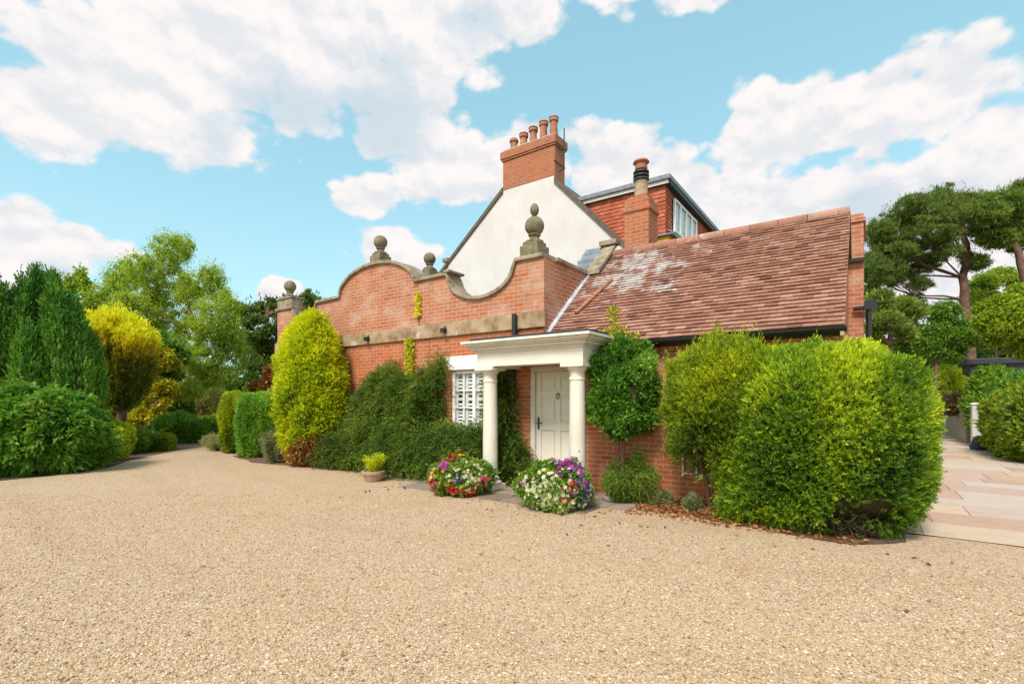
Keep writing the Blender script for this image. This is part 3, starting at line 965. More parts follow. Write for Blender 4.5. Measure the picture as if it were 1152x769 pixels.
stp = MB(); stp.box(dx0 - .1, dx1 + .1, -0.36, 0.12, 0.0, 0.138); stp.build('door_step', 'grey_stone', house, bevel=.012)

# porch
po = empty('porch'); po.parent = house
PT0, PT1, PW = -2.06, -0.06, -0.94
for cx in (-1.885, -0.225):
    mb = MB()
    cy = -0.80
    mb.box(cx - .19, cx + .19, cy - .19, cy + .19, -.02, .09)
    pr = [(.185, .09), (.195, .105), (.195, .125), (.18, .145), (.155, .15), (.15, .17), (.158, .185), (.152, .20), (.134, .215), (.128, .26)]
    for i in range(9):
        f = i / 8
        pr.append((.128 - .014 * f ** 1.6, .26 + (1.80 - .26) * f))
    pr += [(.124, 1.805), (.126, 1.82), (.124, 1.835), (.115, 1.84), (.115, 1.93), (.125, 1.94), (.135, 1.955), (.16, 1.985), (.165, 2.0)]
    mb.lathe(pr, cx, cy, 32)
    mb.box(cx - .19, cx + .19, cy - .19, cy + .19, 2.0, 2.055)
    mb.build('column', 'cream_paint', po, smooth=True, sharp=50)
mb = MB()
mb.box(PT0, PT1, PW, PW + .27, 2.06, 2.28)
mb.box(PT0, PT0 + .27, PW + .27, -0.004, 2.06, 2.28)
mb.box(PT1 - .27, PT1, PW + .27, -0.004, 2.06, 2.28)
mb.box(PT0 + .27, PT1 - .27, PW + .27, -0.004, 2.16, 2.20)
for x, yy in ((PT0, -.004), (PT1, -.004)):
    pass
mb.build('entablature', 'cream_paint', po, bevel=.006)
mb = MB()
ct = [(0.018, 2.282, 2.312), (0.05, 2.312, 2.335), (0.085, 2.335, 2.375), (0.13, 2.375, 2.40), (0.165, 2.40, 2.435), (0.205, 2.435, 2.478)]
for o_, a_, b_ in ct:
    mb.box(PT0 - o_, PT1 + o_, PW - o_, -0.004, a_, b_)
mb.build('cornice', 'cream_paint', po, bevel=.009)
mb = MB()
mb.add([(PT0 - .06, PW - .13, 2.479), (PT1 + .12, PW - .13, 2.479), (PT1 + .12, -.06, 2.479), (PT0 - .06, -.06, 2.479),
        (PT0 - .06, PW - .13, 2.525), (PT1 + .12, PW - .13, 2.525), (PT1 + .06, -.06, 2.575), (PT0 - .02, -.06, 2.575)],
       [(3, 2, 1, 0), (4, 5, 6, 7), (0, 1, 5, 4), (1, 2, 6, 5), (2, 3, 7, 6), (3, 0, 4, 7)])
mb.build('porch_roof', 'roofing_felt', po, bevel=.008)
mb = MB()
mb.tube([(-1.93, -.075, 0.0), (-1.93, -.075, 2.15)], .04, 12)
for z in (.5, 1.3, 2.0): mb.tube([(-1.93, -.075, z), (-1.93, -.075, z + .06)], .05, 12)
mb.build('downpipe', 'black_plastic', house, smooth=True)

# wing roof
SL = 0.855
w_e, z_e = -0.20, 2.43
RID = 2.3
z_r = z_e + SL * (RID - w_e)
ln = math.hypot(1, SL)
sdv, ndv = (0, 1 / ln, SL / ln), (0, -SL / ln, 1 / ln)
mb = MB()
t0, t1 = XR + .004, 3.10
mb.prism([(w_e, z_e - .02), (RID, z_r - .02), (2 * RID - w_e, z_e - .02), (2 * RID - w_e, z_e - .08), (RID, z_r - .08), (w_e, z_e - .08)], t0, t1, 'x')
wing = mb.build('wing_roof', 'verge_board', house)


def skip_chim(x, s):
    return False
tile_rows('roof_tiles', 'roof_tile', wing, (t0, w_e - .03, z_e - .03), (1, 0, 0), sdv, ndv, t1 - t0, (RID - w_e + .03) * ln, 0.098, 0.165, 0.018, 0.003)
tile_rows('rear_tiles', 'roof_tile', wing, (t1, 2 * RID - w_e + .03, z_e - .03), (-1, 0, 0), (0, -1 / ln, SL / ln), (0, SL / ln, 1 / ln), t1 - t0, (RID - w_e + .03) * ln, 0.098, 0.165, 0.013)
mb = MB()
x = XR + .30
while x < t1:
    e = min(x + .44, t1)
    pts = []
    for k in range(9):
        q = R(15 + 150 * k / 8)
        pts.append((RID + .115 * math.cos(q), z_r - .03 + .105 * math.sin(q)))
    pts += [(RID - .10, z_r - .06), (RID + .10, z_r - .06)]
    mb.prism(pts, x, e - .010, 'x', tint=float(np.clip(rng.normal(.6, .25), 0, 1)))
    x = e
mb.build('ridge_tiles', 'roof_tile', wing, smooth=True, tint=True)
mb = MB()     # verge undercloak at the east end
mb.prism([(w_e, z_e - .085), (RID, z_r - .085), (RID, z_r - .14), (w_e, z_e - .14)], 3.052, 3.095, 'x')
mb.build('verge_undercloak', 'buff_clay', wing)
mb = MB()     # stepped lead flashing against the parapet return
z = 2.66
k = 0
while True:
    w = (z - z_e) / SL + w_e
    if w > 1.60: break
    mb.box(XR + .001, XR + .012, max(w - .02, 0.0), w + .12, z - .03, z + .085)
    z += .076
mb.prism([(0.0, 2.60), (1.7, 2.60 + SL * 1.7), (1.7, 2.66 + SL * 1.7), (0.0, 2.66)], XR + .001, XR + .09, 'x')
mb.build('lead_flashing', 'lead_flashing', wing)
mb = MB()     # raking parapet with stone coping up to the ridge
wA, wB = 1.62, 2.42
zA, zB = z_e + SL * (wA - w_e), z_e + SL * (wB - w_e)
mb.prism([(wA, zA - .1), (wB, zB - .1), (wB, zB + .10), (wA, zA + .10)], XR - .02, XR + .26, 'x')
mb.prism([(wA - .06, zA + .03), (wB + .04, zB + .105), (wB + .04, zB + .20), (wA - .06, zA + .12)], XR + .02, XR + .31, 'x')
mb.box(XR - .04, XR + .35, wB - .14, wB + .10, zB + .12, zB + .22)
mb.build('raking_coping', 'stone', wing, bevel=.01)
mb = MB()
mb.prism([(wA + .05, zA - .06), (wB, zB + .02), (wB, zB + .14), (wA + .05, zA + .03)], XR - .42, XR - .02, 'x')
for k in range(3):
    f = .25 + .28 * k
    mb.box(XR - .43, XR - .02, wA + (wB - wA) * f, wA + (wB - wA) * f + .05, zA + (zB - zA) * f + .05, zA + (zB - zA) * f + .13)
mb.build('lead_gutter', 'lead', wing)
mb = MB()     # a loose batten lying up the slope
for f0, f1 in ((0.28, 0.62),):
    pa, pb = (-0.93, w_e + 2.5 * f0, z_e + SL * 2.5 * f0), (-0.62, w_e + 2.5 * f1, z_e + SL * 2.5 * f1)
    mb.tube([np.array(pa) + np.array(ndv) * .055, np.array(pb) + np.array(ndv) * .055], .035, 6)
mb.build('roof_rib', 'terracotta', wing, smooth=True)
mb = MB()
mb.box(-.32, 3.06, -.10, -.004, 2.32, 2.415)
mb.box(-.32, 3.06, -.10, -.004, 2.415, 2.44)
gx0, gx1 = -.32, 3.12
pts = [(-.165 + .068 * math.cos(R(180 + 22.5 * k)), 2.405 + .075 * math.sin(R(180 + 22.5 * k))) for k in range(9)]
mb.prism(pts + [(-.165 + .06, 2.405), (-.165 - .06, 2.405)], gx0, gx1, 'x')
mb.build('gutter', 'black_plastic', house)
x = -.28      # projecting corbel bricks under the gutter
while x < 3.0:
    mb = MB(); mb.box(x, x + .105, -.045, -.002, 2.235, 2.305)
    mb.build('corbel_brick', 'brick', house)
    x += .232
# brick breast on the east wall with hopper and downpipe
mb = MB()
mb.box(3.052, 3.27, 2.95, 4.3, -0.05, 4.70)
mb.box(3.052, 3.30, 2.92, 4.33, 4.56, 4.62)
mb.build('east_flue', 'brick_weathered', house)
mb = MB()
mb.box(3.28, 3.46, 2.78, 2.93, 3.02, 3.18)
mb.tube([(3.34, 2.85, 3.02), (3.34, 2.85, 0)], .045, 10)
mb.box(3.05, 3.28, 2.85, 2.93, 3.86, 3.92)
mb.tube([(3.12, 2.87, 3.06), (3.40, 2.87, 3.06)], .035, 8)
mb.build('east_downpipe', 'black_plastic', house, smooth=True)

# small chimney on the wing ridge
mb = MB()
mb.box(-.83, -.31, 2.43, 2.95, 4.0, 5.42)
mb.box(-.86, -.28, 2.40, 2.98, 5.42, 5.50)
mb.box(-.83, -.31, 2.43, 2.95, 5.50, 5.66)
mb.box(-.78, -.36, 2.48, 2.90, 5.66, 5.76)
ch = mb.build('ridge_chimney', 'brick_chimney', house)
mb = MB()
cx, cy, z = -.57, 2.69, 5.74
mb.lathe([(.15, z), (.145, z + .06), (.13, z + .36), (.135, z + .38)], cx, cy, 20)
mb.build('chimney_pot', 'buff_clay', ch, smooth=True)
mb = MB()
for k in range(3):
    q = z + .39 + k * .075
    mb.lathe([(.10, q), (.165, q + .005), (.165, q + .035), (.10, q + .045)], cx, cy, 20)
mb.build('louvre_rings', 'dark_metal', ch, smooth=True)
mb = MB()
q = z + .62
mb.lathe([(.12, q), (.13, q + .02), (.12, q + .12), (.17, q + .15), (.15, q + .19), (.02, q + .22)], cx, cy, 20)
mb.build('pot_cowl', 'terracotta', ch, smooth=True)

# main house behind: white gable
GW = 6.0
gab = [(-10.9, -.05), (-1.3, -.05), (-1.3, 4.84), (-4.64, 8.38), (-4.66, 8.55), (-6.65, 8.55), (-10.9, 5.10)]
mb = MB()
mb.add([(-10.9, GW, -.05), (-1.3, GW, -.05), (-1.3, GW, 4.84), (-4.64, GW, 8.38), (-4.66, GW, 8.55), (-6.65, GW, 8.55), (-10.9, GW, 5.10)], [(0, 1, 2, 3, 4, 5, 6)])
mb.box(-10.9, -10.6, GW + .001, 14, -.05, 5.0)
mb.box(-1.6, -1.3, GW + .001, 14, -.05, 4.7)
mb.build('gable_wall', 'old_render', house)
mb = MB()
mb.prism([(-1.1, 4.55), (-1.1, 4.63), (-4.64, 8.46), (-4.64, 8.30)], GW - .06, 14, 'y')
mb.prism([(-11.1, 4.86), (-6.65, 8.48), (-6.65, 8.64), (-11.1, 4.98)], GW - .06, 14, 'y')
mb.prism([(-6.649, 8.48), (-5.65, 8.9), (-4.641, 8.30), (-4.641, 8.46), (-5.65, 9.1), (-6.649, 8.64)], GW + .72, 14, 'y')
mb.build('main_roof', 'verge_board', house)
mb = MB()
mb.box(-9.35, -9.1, GW - .1, GW + .5, 6.55, 6.68); mb.box(-9.3, -9.15, GW, GW + .4, 6.3, 6.55)
mb.build('gable_bracket', 'stone', house)
mb = MB()
mb.box(-6.65, -4.64, GW - .012, GW + .62, 8.55, 9.50)
mb.box(-4.66, -4.64, GW - .012, GW + .62, 8.25, 8.55)
mb.box(-6.69, -4.60, GW - .05, GW + .66, 9.50, 9.56)
mb.box(-6.72, -4.57, GW - .08, GW + .69, 9.56, 9.80)
chm = mb.build('main_chimney', 'brick_chimney', house)
mb = MB(); mb.box(-6.66, -4.63, GW - .03, GW + .64, 9.80, 9.87); mb.build('chimney_capping', 'cement', chm, bevel=.02)
for i, (x, h) in enumerate(((-6.42, .46), (-6.02, .50), (-5.64, .58), (-5.24, .64), (-4.86, .66))):
    mb = MB()
    z = 9.86
    mb.lathe([(.135, z), (.14, z + .05), (.118, z + h * .55), (.115, z + h - .12), (.15, z + h - .10), (.155, z + h - .04), (.13, z + h)], x, GW + .3, 18)
    if i > 0:
        mb.lathe([(.16, z + h + .001), (.15, z + h + .03), (.05, z + h + .07)], x, GW + .3, 18)
    mb.build('chimney_pot', 'terracotta', chm, smooth=True)
mb = MB()
mb.tube([(-4.45, GW + .25, 8.75), (-4.45, GW + .25, 10.05)], .02, 6)
mb.tube([(-4.64, GW + .25, 9.45), (-4.45, GW + .25, 9.4)], .015, 6)
mb.tube([(-4.64, GW + .25, 8.75), (-4.45, GW + .25, 8.78)], .015, 6)
mb.box(-4.66, -4.62, GW - .03, GW + .64, 8.98, 9.0)
mb.build('aerial_mast', 'dark_metal', chm)

# tile-hung dormer on the right slope
DX, DY0, DY1, DZ0, DZ1 = -1.33, 6.5, 12.3, 6.12, 7.60
mb = MB()
mb.box(-4.9, DX, DY0, DY1, DZ0, DZ1)
dorm = mb.build('dormer', 'verge_board', house)
DW = (7.13, 9.45, 6.42, 7.40)
tile_rows('dormer_cheek_tiles', 'hung_tile', dorm, (-4.9, DY0 - .004, DZ0 + .02), (1, 0, 0), (0, 0, 1), (0, -1, 0), 4.9 + DX + .02, DZ1 - DZ0 - .05, .11, .165, .014, .003)
tile_rows('dormer_face_tiles', 'hung_tile', dorm, (DX + .004, DY0, DZ0 - .0), (0, 1, 0), (0, 0, 1), (1, 0, 0), DY1 - DY0, DZ1 - DZ0 - .05, .11, .165, .014, .003,
          skip=lambda x, s: DW[0] - .08 < x + DY0 < DW[1] + .08 and DZ0 + s > DW[2] - .05)
mb = MB()
mb.box(-5.0, DX + .20, DY0 - .20, DY1 + .2, 7.66, 7.80)
mb.build('dormer_roof', 'lead', dorm, bevel=.02)
mb = MB()
mb.box(-5.0, DX + .13, DY0 - .13, DY0 - .10, 7.57, 7.659); mb.box(-5.0, DX + .10, DY0 - .10, DY0 - .02, 7.60, 7.655)
mb.build('dormer_fascia', 'white_paint', dorm)
mb = MB()
mb.box(DX + .10, DX + .17, DY0 - .1, DY1 + .1, 7.56, 7.659)
mb.build('dormer_gutter', 'dark_metal', dorm)
mb = MB()
a, b, c, d = DW
xf = DX + .03
mb.box(xf, xf + .06, a, a + .07, c, d); mb.box(xf, xf + .06, b - .07, b, c, d)
mb.box(xf, xf + .061, a + .07, b - .07, c, c + .07); mb.box(xf, xf + .061, a + .07, b - .07, d - .07, d)
for k in (1, 2, 3):
    yy = a + (b - a) * k / 4
    mb.box(xf, xf + .06, yy - .045, yy + .045, c + .07, d - .07)
dwn = mb.build('dormer_window', 'white_paint', dorm, bevel=.005)
mb = MB(); mb.box(xf + .02, xf + .026, a + .07, b - .07, c + .07, d - .07); mb.build('glass', 'glass', dwn)
mb = MB(); mb.box(DX + .003, DX + .008, a, b, c, d); mb.build('dark_room_backing', 'unlit_interior', dwn)  # thin dark sheet painted as the room's shade behind the dormer glass
for k in range(4):
    ya, yb = a + (b - a) * (k + .32) / 4, a + (b - a) * (k + .97) / 4
    mb = MB()
    for q in range(6):
        mb.quad((DX + .012 + .008 * (q % 2), ya + (yb - ya) * q / 6, c), (DX + .020 - .008 * (q % 2), ya + (yb - ya) * (q + 1) / 6, c), (DX + .020 - .008 * (q % 2), ya + (yb - ya) * (q + 1) / 6, d), (DX + .012 + .008 * (q % 2), ya + (yb - ya) * q / 6, d))
    mb.build('curtain', 'white_paint', dwn)
mb = MB(); mb.prism([(DX + .01, DW[2] - .03), (DX + .16, DW[2] - .12), (DX + .16, DW[2] - .16), (DX + .01, DW[2] - .10)], a - .5, b + .15, 'y'); mb.build('sill_flashing', 'lead', dorm)
mb = MB()
mb.box(-2.2, DX + .30, DY0 - .28, DY0 + .35, 6.07, 6.115)
mb.build('lead_ledge', 'lead', dorm, bevel=.01)
mb = MB()
mb.box(-2.1, DX + .18, DY0 - .20, DY0 + .2, 5.66, 6.068)
mb.build('lichened_soffit_board', 'lichen_board', dorm)

# ------------------------------------------------------------------ vegetation helpers
def waves(p, wl, seed, k=5):
    """cheap smooth 3-D noise in about -1..1, wavelength wl metres"""
    r = np.random.default_rng(seed)
    s = np.zeros(len(p))
    for _ in range(k):
        d = r.normal(size=3); d /= np.linalg.norm(d)
        f = 2 * math.pi / (wl * r.uniform(0.6, 1.6))
        s += np.sin(p @ d * f + r.uniform(0, 6.28))
    return s / math.sqrt(k) / 1.3


def unit(v):
    return v / np.maximum(np.linalg.norm(v, axis=1, keepdims=True), 1e-9)


class Leaves:
    """gathers leaf-sized kites: base point, axis, length, width, tint"""
    def __init__(s):
        s.V = []; s.T = []; s.n = 0

    def add(s, p, a, L, Wd, tint, droop=0.0, wide=0.45):
        n = len(p)
        a = unit(a)
        L = np.broadcast_to(np.asarray(L, float), (n,))[:, None]
        Wd = np.broadcast_to(np.asarray(Wd, float), (n,))[:, None]
        side = unit(np.cross(a, rng.normal(size=(n, 3))))
        tip = p + a * L
        tip[:, 2] -= droop * L[:, 0]
        mid = p + a * L * wide
        v = np.stack([p, mid + side * Wd / 2, tip, mid - side * Wd / 2], 1)
        s.V.append(v.reshape(-1, 3)); s.T.append(np.broadcast_to(np.asarray(tint, float), (n,)))
        s.n += n

    def sprays(s, p, a, Ls, m, L, Wd, tint, tip=0.12, droop=0.0, spread=0.75):
        """feathery sprays: m leaflets set left and right along an axis of length Ls"""
        n = len(p)
        a = unit(a)
        side = unit(np.cross(a, rng.normal(size=(n, 3))))
        sc = rng.uniform(.6, 1.35, n)
        for k in range(m):
            f = (k + .3) / m
            q = p + a * (Ls * f * sc)[:, None]
            q[:, 2] -= droop * Ls * sc * f * f
            d = a * (1.0 if k < m - 1 else 2.0) + side * (spread * (1 if k % 2 else -1)) * (1 if k < m - 1 else .1) + rng.normal(0, .22, (n, 3))
            s.add(q, d, L * sc * (1.1 - .45 * f), Wd * sc, tint + tip * (f - .5) + rng.normal(0, .05, n), droop * .4)

    def build(s, name, mat, parent):
        V = np.concatenate(s.V)
        b = np.array(parent.matrix_basis.translation)
        par = parent
        off = np.array(par.location)
        V = V - off
        Fq = np.arange(len(V), dtype=np.int32).reshape(-1, 4)
        return raw_mesh(name, V, Fq, 'leaf_' + mat if 'leaf_' + mat in MATS else mat, parent, np.concatenate(s.T))


def superq(n, c, r, e, zcut=None, seed=None):
    """points on a rounded block with half sizes r and exponent e; returns points and outward normals"""
    r = np.array(r, float)
    d = rng.normal(size=(int(n * 1.5), 3)) * (r ** 0.85)
    q = np.abs(d / r) ** e
    s = 1 / q.sum(1) ** (1 / e)
    p = d * s[:, None]
    nn = unit(np.sign(p) * np.abs(p / r) ** (e - 1) / r)
    if zcut is not None:
        k = p[:, 2] + c[2] > zcut
        p, nn = p[k], nn[k]
    return p[:n] + np.array(c), nn[:n]


def rotz(v, a):
    c, s_ = math.cos(a), math.sin(a)
    o = v.copy()
    o[:, 0] = v[:, 0] * c - v[:, 1] * s_; o[:, 1] = v[:, 0] * s_ + v[:, 1] * c
    return o


def core(name, mat, parent, c, r, e, rot=0.0, scale=0.86, amp=0.05, wl=0.5, zmin=0.0, nu=40, nv=24):
    """dense inner twig mass behind the leaves, in the parent's frame (world minus base)"""
    V = []
    for j in range(nv + 1):
        th = math.pi * j / nv
        for i in range(nu):
            ph = 2 * math.pi * i / nu
            V.append((math.sin(th) * math.cos(ph), math.sin(th) * math.sin(ph), math.cos(th)))
    d = np.array(V) * np.array(r)
    s = 1 / (np.abs(d / np.array(r)) ** e).sum(1) ** (1 / e)
    p = d * s[:, None] * scale
    p *= (1 + amp / np.mean(r) * waves(p + 11, wl, 5))[:, None]
    p = rotz(p, rot) + np.array(c)
    p[:, 2] = np.maximum(p[:, 2], zmin)
    p -= np.array(parent.location)
    Fq = [(j * nu + i, (j + 1) * nu + i, (j + 1) * nu + (i + 1) % nu, j * nu + (i + 1) % nu) for j in range(nv) for i in range(nu)]
    return raw_mesh(name, p, np.array(Fq), mat, parent, smooth=True)


def hedge(name, label, cat, c, r, e, rot, N, L, Wd, mat, out=1.0, up=0.5, rnd=0.6, depth=0.12, lump=0.05, lwl=0.45, tint0=0.45,
          tip_lit_z=0.0, holes=(), group=None, zcut=0.02, core_scale=0.84, tvar=0.16, droop=0.0, patch=0.16, stray=0.0, spray=0, spray_l=0.1, wall=None, holeamt=0.0, core_mat='twig', taper=0.0):
    """clipped or bushy shrub as one thing: foliage and branches"""
    o = empty(name, (c[0], c[1], 0), label=label, cat=cat, group=group)
    c = np.array(c, float)
    p, n = superq(N, (0, 0, 0), r, e)
    lo = waves(p + c, lwl, 31) * lump + waves(p + c, lwl * 0.35, 32) * lump * 0.55
    inn = rng.random(len(p)) ** 2 * depth
    q = p + n * (lo - inn)[:, None]
    if stray:
        k = rng.random(len(p)) < 0.06
        q[k] += n[k] * rng.random((k.sum(), 1)) * stray
    keep = np.ones(len(p), bool)
    if holeamt:
        hn = waves(p + c, lwl * 0.8, 77) + waves(p + c, lwl * 0.3, 78) * .6
        keep &= (hn < 1.55 - holeamt) | (inn > depth * 0.6)
    for hc, hr in holes:
        dd = np.linalg.norm((rotz(p, rot) + c - np.array(hc)) / np.array(hr), axis=1) + waves(p + c, 0.25, 9) * .25
        keep &= (dd > 1) | (rng.random(len(p)) < 0.06)
    t = tint0 + rng.normal(0, tvar, len(p)) + waves(p + c, 0.7, 41) * patch - 0.0 * inn
    if tip_lit_z:
        t = t + tip_lit_z * np.clip((p[:, 2] / r[2]) * 0.75 + 0.05, -0.25, 1) ** 1.0  # tops paler: new growth; on the yew hedge, mostly light painted in
    a = n * out + np.array((0, 0, up)) + rng.normal(0, rnd, (len(p), 3))
    if taper:
        f_ = np.clip(p[:, 2] / r[2], 0, 1)
        q[:, :2] *= (1 - taper * f_)[:, None]
    q, a, t, n = rotz(q, rot) + c, rotz(a, rot), t, n
    keep &= q[:, 2] > zcut
    if wall is not None:
        keep &= wall(q)
    q, a, t = q[keep], a[keep], t[keep]
    lv = Leaves()
    sc = rng.uniform(0.65, 1.35, len(q))
    if spray:
        lv.sprays(q, a, spray_l, spray, L, Wd, t, droop=droop)
    else:
        lv.add(q, a, L * sc, Wd * sc, t, droop)
    lv.build('foliage', mat, o)
    if core_scale:
        core('branches', core_mat, o, c, r, e, rot, core_scale, lump, lwl)
    return o


def house_w(q):
    d = q[:, :2] - HO
    return d @ VD


def before_wall(q):
    return house_w(q) < -0.03


def clump_tree(name, label, cat, base, clumps, N, L, Wd, mat, trunk=None, bark='bark_brown', sub=9, subr=0.34, up=0.3, rnd=0.9, outw=0.5,
               droop=0.1, group=None, tint0=0.45, tvar=0.15, trunk_r=0.12, limb_r=0.035, flat=1.0, wide=0.45, limbs=True, shell=0.55, twigs=0, limb_n=99, loose=0.0):
    """tree with trunk, limbs to each clump and foliage spread through many small sprays"""
    o = empty(name, base, label=label, cat=cat, group=group)
    off = np.array(base, float)
    lv = Leaves()
    tot = sum((r[0] * r[2]) for c, r in clumps)
    centres = []
    for ci, (c, r) in enumerate(clumps):
        c, r = np.array(c, float), np.array(r, float)
        n = int(N * r[0] * r[2] / tot)
        m = max(3, int(sub))
        d = unit(rng.normal(size=(m, 3))) * (rng.random((m, 1)) ** shell)
        sc_ = c + d * r * 0.82
        sr = subr * r * rng.uniform(0.6, 1.3, (m, 1))
        w = rng.integers(0, m, n)
        g = rng.normal(size=(n, 3))
        g = unit(g) * np.minimum(np.abs(rng.normal(0.75, 0.3, (n, 1))), 1.3)
        p = sc_[w] + g * sr[w] * np.array((1, 1, flat))
        if loose:
            k = rng.random(n) < loose
            p[k] = c + unit(rng.normal(size=(k.sum(), 3))) * (rng.random((k.sum(), 1)) ** .5) * r * 1.12
        tt = tint0 + rng.normal(0, tvar, n) + rng.normal(0, 0.11, m)[w]
        a = g * outw + np.array((0, 0, up)) + rng.normal(0, rnd, (n, 3)) * 0.6
        s = rng.uniform(0.6, 1.4, n)
        lv.add(p, a, L * s, Wd * s, tt, droop, wide)
        centres.append((c, r, sc_))
    lv.build('crown', mat, o)
    if trunk:
        mb = MB()
        pts = [np.array(q, float) - off for q in trunk]
        # resample with slight irregularity
        pp, rr = [], []
        for i in range(len(pts) - 1):
            for k in range(4):
                f = k / 4
                pp.append(pts[i] * (1 - f) + pts[i + 1] * f + rng.normal(0, trunk_r * 0.10, 3))
        pp.append(pts[-1])
        nn_ = len(pp)
        rr = [trunk_r * (1.25 if i == 0 else 1.0) * (1 - 0.62 * i / (nn_ - 1)) for i in range(nn_)]
        mb.tube(pp, rr, 10)
        if limbs:
            for c, r, sc_ in centres[:limb_n]:
                c_ = c - off
                best = min(range(nn_), key=lambda i: np.linalg.norm(pp[i] - c_ + np.array((0, 0, 0.35 * abs(pp[i][0] - c_[0]) + 0.2))))
                st = pp[best]
                md = (st + c_) / 2 + np.array((0, 0, -0.10 * np.linalg.norm(c_ - st))) + rng.normal(0, .05, 3)
                mb.tube([st, st * .5 + md * .5 + rng.normal(0, .03, 3), md, c_], [limb_r * 1.5, limb_r * 1.25, limb_r, limb_r * .45], 6, caps=False)
                for k in range(min(len(sc_), 4 + twigs)):
                    e_ = sc_[k] - off
                    mb.tube([md, (md + e_) / 2 + rng.normal(0, .06, 3), e_], [limb_r * .6, limb_r * .4, limb_r * .15], 5, caps=False)
        mb.build('trunk', bark, o, smooth=True)
    return o


def px_clumps(Y, lst, sy=0.8):
    """(px, py, rx, ry, depth shift) in photograph pixels at distance Y -> centres and radii in metres"""
    out = []
    for q in lst:
        px, py, rx, ry = q[:4]
        Yq = Y + (q[4] if len(q) > 4 else 0)
        k = Yq / F
        out.append((P(px, py, Yq), (rx * k, (rx + ry) * 0.5 * k * sy, ry * k)))
    return out


def px_path(Y, lst):
    return [P(q[0], q[1], Y + (q[2] if len(q) > 2 else 0)) for q in lst]


# ------------------------------------------------------------------ planting against the house
c2 = (3.98, 5.98)
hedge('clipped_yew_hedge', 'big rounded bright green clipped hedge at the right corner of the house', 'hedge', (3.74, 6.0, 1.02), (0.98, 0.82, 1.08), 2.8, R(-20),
      40000, 0.042, 0.0135, 'yew_hedge', spray=9, spray_l=.090, out=1.25, up=0.6, rnd=0.5, lump=0.045, lwl=0.40, tint0=0.38, tip_lit_z=0.38, depth=0.15, stray=0.04, holeamt=0.14, tvar=.17, patch=.22,  # top paled mostly as painted top light, partly its own yellower growth
      holes=[((3.75, 5.25, 0.20), (0.42, 0.45, 0.22))], core_scale=0.86)
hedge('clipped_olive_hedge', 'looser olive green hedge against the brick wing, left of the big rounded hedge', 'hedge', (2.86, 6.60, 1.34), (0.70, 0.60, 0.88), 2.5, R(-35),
      30000, 0.040, 0.0125, 'olive_hedge', spray=9, spray_l=.11, out=1.15, up=0.65, rnd=0.55, lump=0.085, lwl=0.42, tint0=0.36, tip_lit_z=0.34, depth=0.17, stray=0.20, tvar=.19, patch=.2, wall=before_wall, holeamt=0.25, core_scale=0.70, holes=[((2.42, 6.55, 0.52), (0.42, 0.6, 0.36))])
hedge('low_green_shrub', 'low fresh green conifer shrub filling the gap below the olive hedge', 'shrub', (3.14, 6.16, 0.48), (0.50, 0.42, 0.56), 2.2, R(-35),
      9000, 0.042, 0.0135, 'yew_hedge', spray=9, spray_l=.11, up=0.3, rnd=0.5, lump=0.08, tint0=0.45, depth=0.2, holeamt=.2, wall=before_wall, core_scale=0.7)


def twigs_at(parent, pts, n, L, mat='twig', name='bare_twigs'):
    lv = Leaves()
    for c, r in pts:
        p = np.array(c) + rng.normal(0, 0.5, (n, 3)) * np.array(r)
        p[:, 2] = np.abs(p[:, 2]) + .01
        a = rng.normal(0, 1, (n, 3)) + np.array((0, -.6, .5))
        lv.add(p, a, L, 0.012, rng.random(n))
    t_ = lv.build(name, mat, parent)
    t_['kind'] = 'stuff'
    return t_


mb = MB()
for dx, dy in ((-.15, .05), (.05, -.05), (.2, .1), (-.3, .12)):
    mb.tube([(dx * .6, dy, 0), (dx * .8, dy * .8, .4), (dx * 1.3, dy, .9)], [.035, .03, .02], 7)
mb.build('stems', 'bark_brown', bpy.data.objects['clipped_olive_hedge'], smooth=True)
twigs_at(bpy.data.objects['clipped_yew_hedge'], [((3.72, 5.45, 0.14), (0.32, 0.12, 0.14))], 700, 0.11)

# clipped standard on a stem by the porch
st = hedge('standard_laurel', 'dark green topiary standard on a bare stem beside the right column', 'shrub', (*H(0.33, -0.42)[:2], 1.66), (0.46, 0.36, 0.66), 2.3, HROT,
           30000, 0.062, 0.026, 'laurel', up=0.1, rnd=0.8, lump=0.13, lwl=0.42, tint0=0.42, depth=0.22, stray=0.12, wall=before_wall, holeamt=0.55, core_scale=0.66, tvar=.2, patch=.2)
mb = MB()
mb.tube([(0.02, 0.02, 0), (0.0, 0.03, .5), (0.03, 0.0, 1.0), (0, 0, 1.3)], [.035, .03, .026, .02], 8)
mb.tube([(-0.08, 0.05, 0), (-0.06, 0.03, .5), (-0.02, 0.02, 1.2)], [.018, .016, .012], 6)
mb.build('stem', 'bark_brown', st, smooth=True)

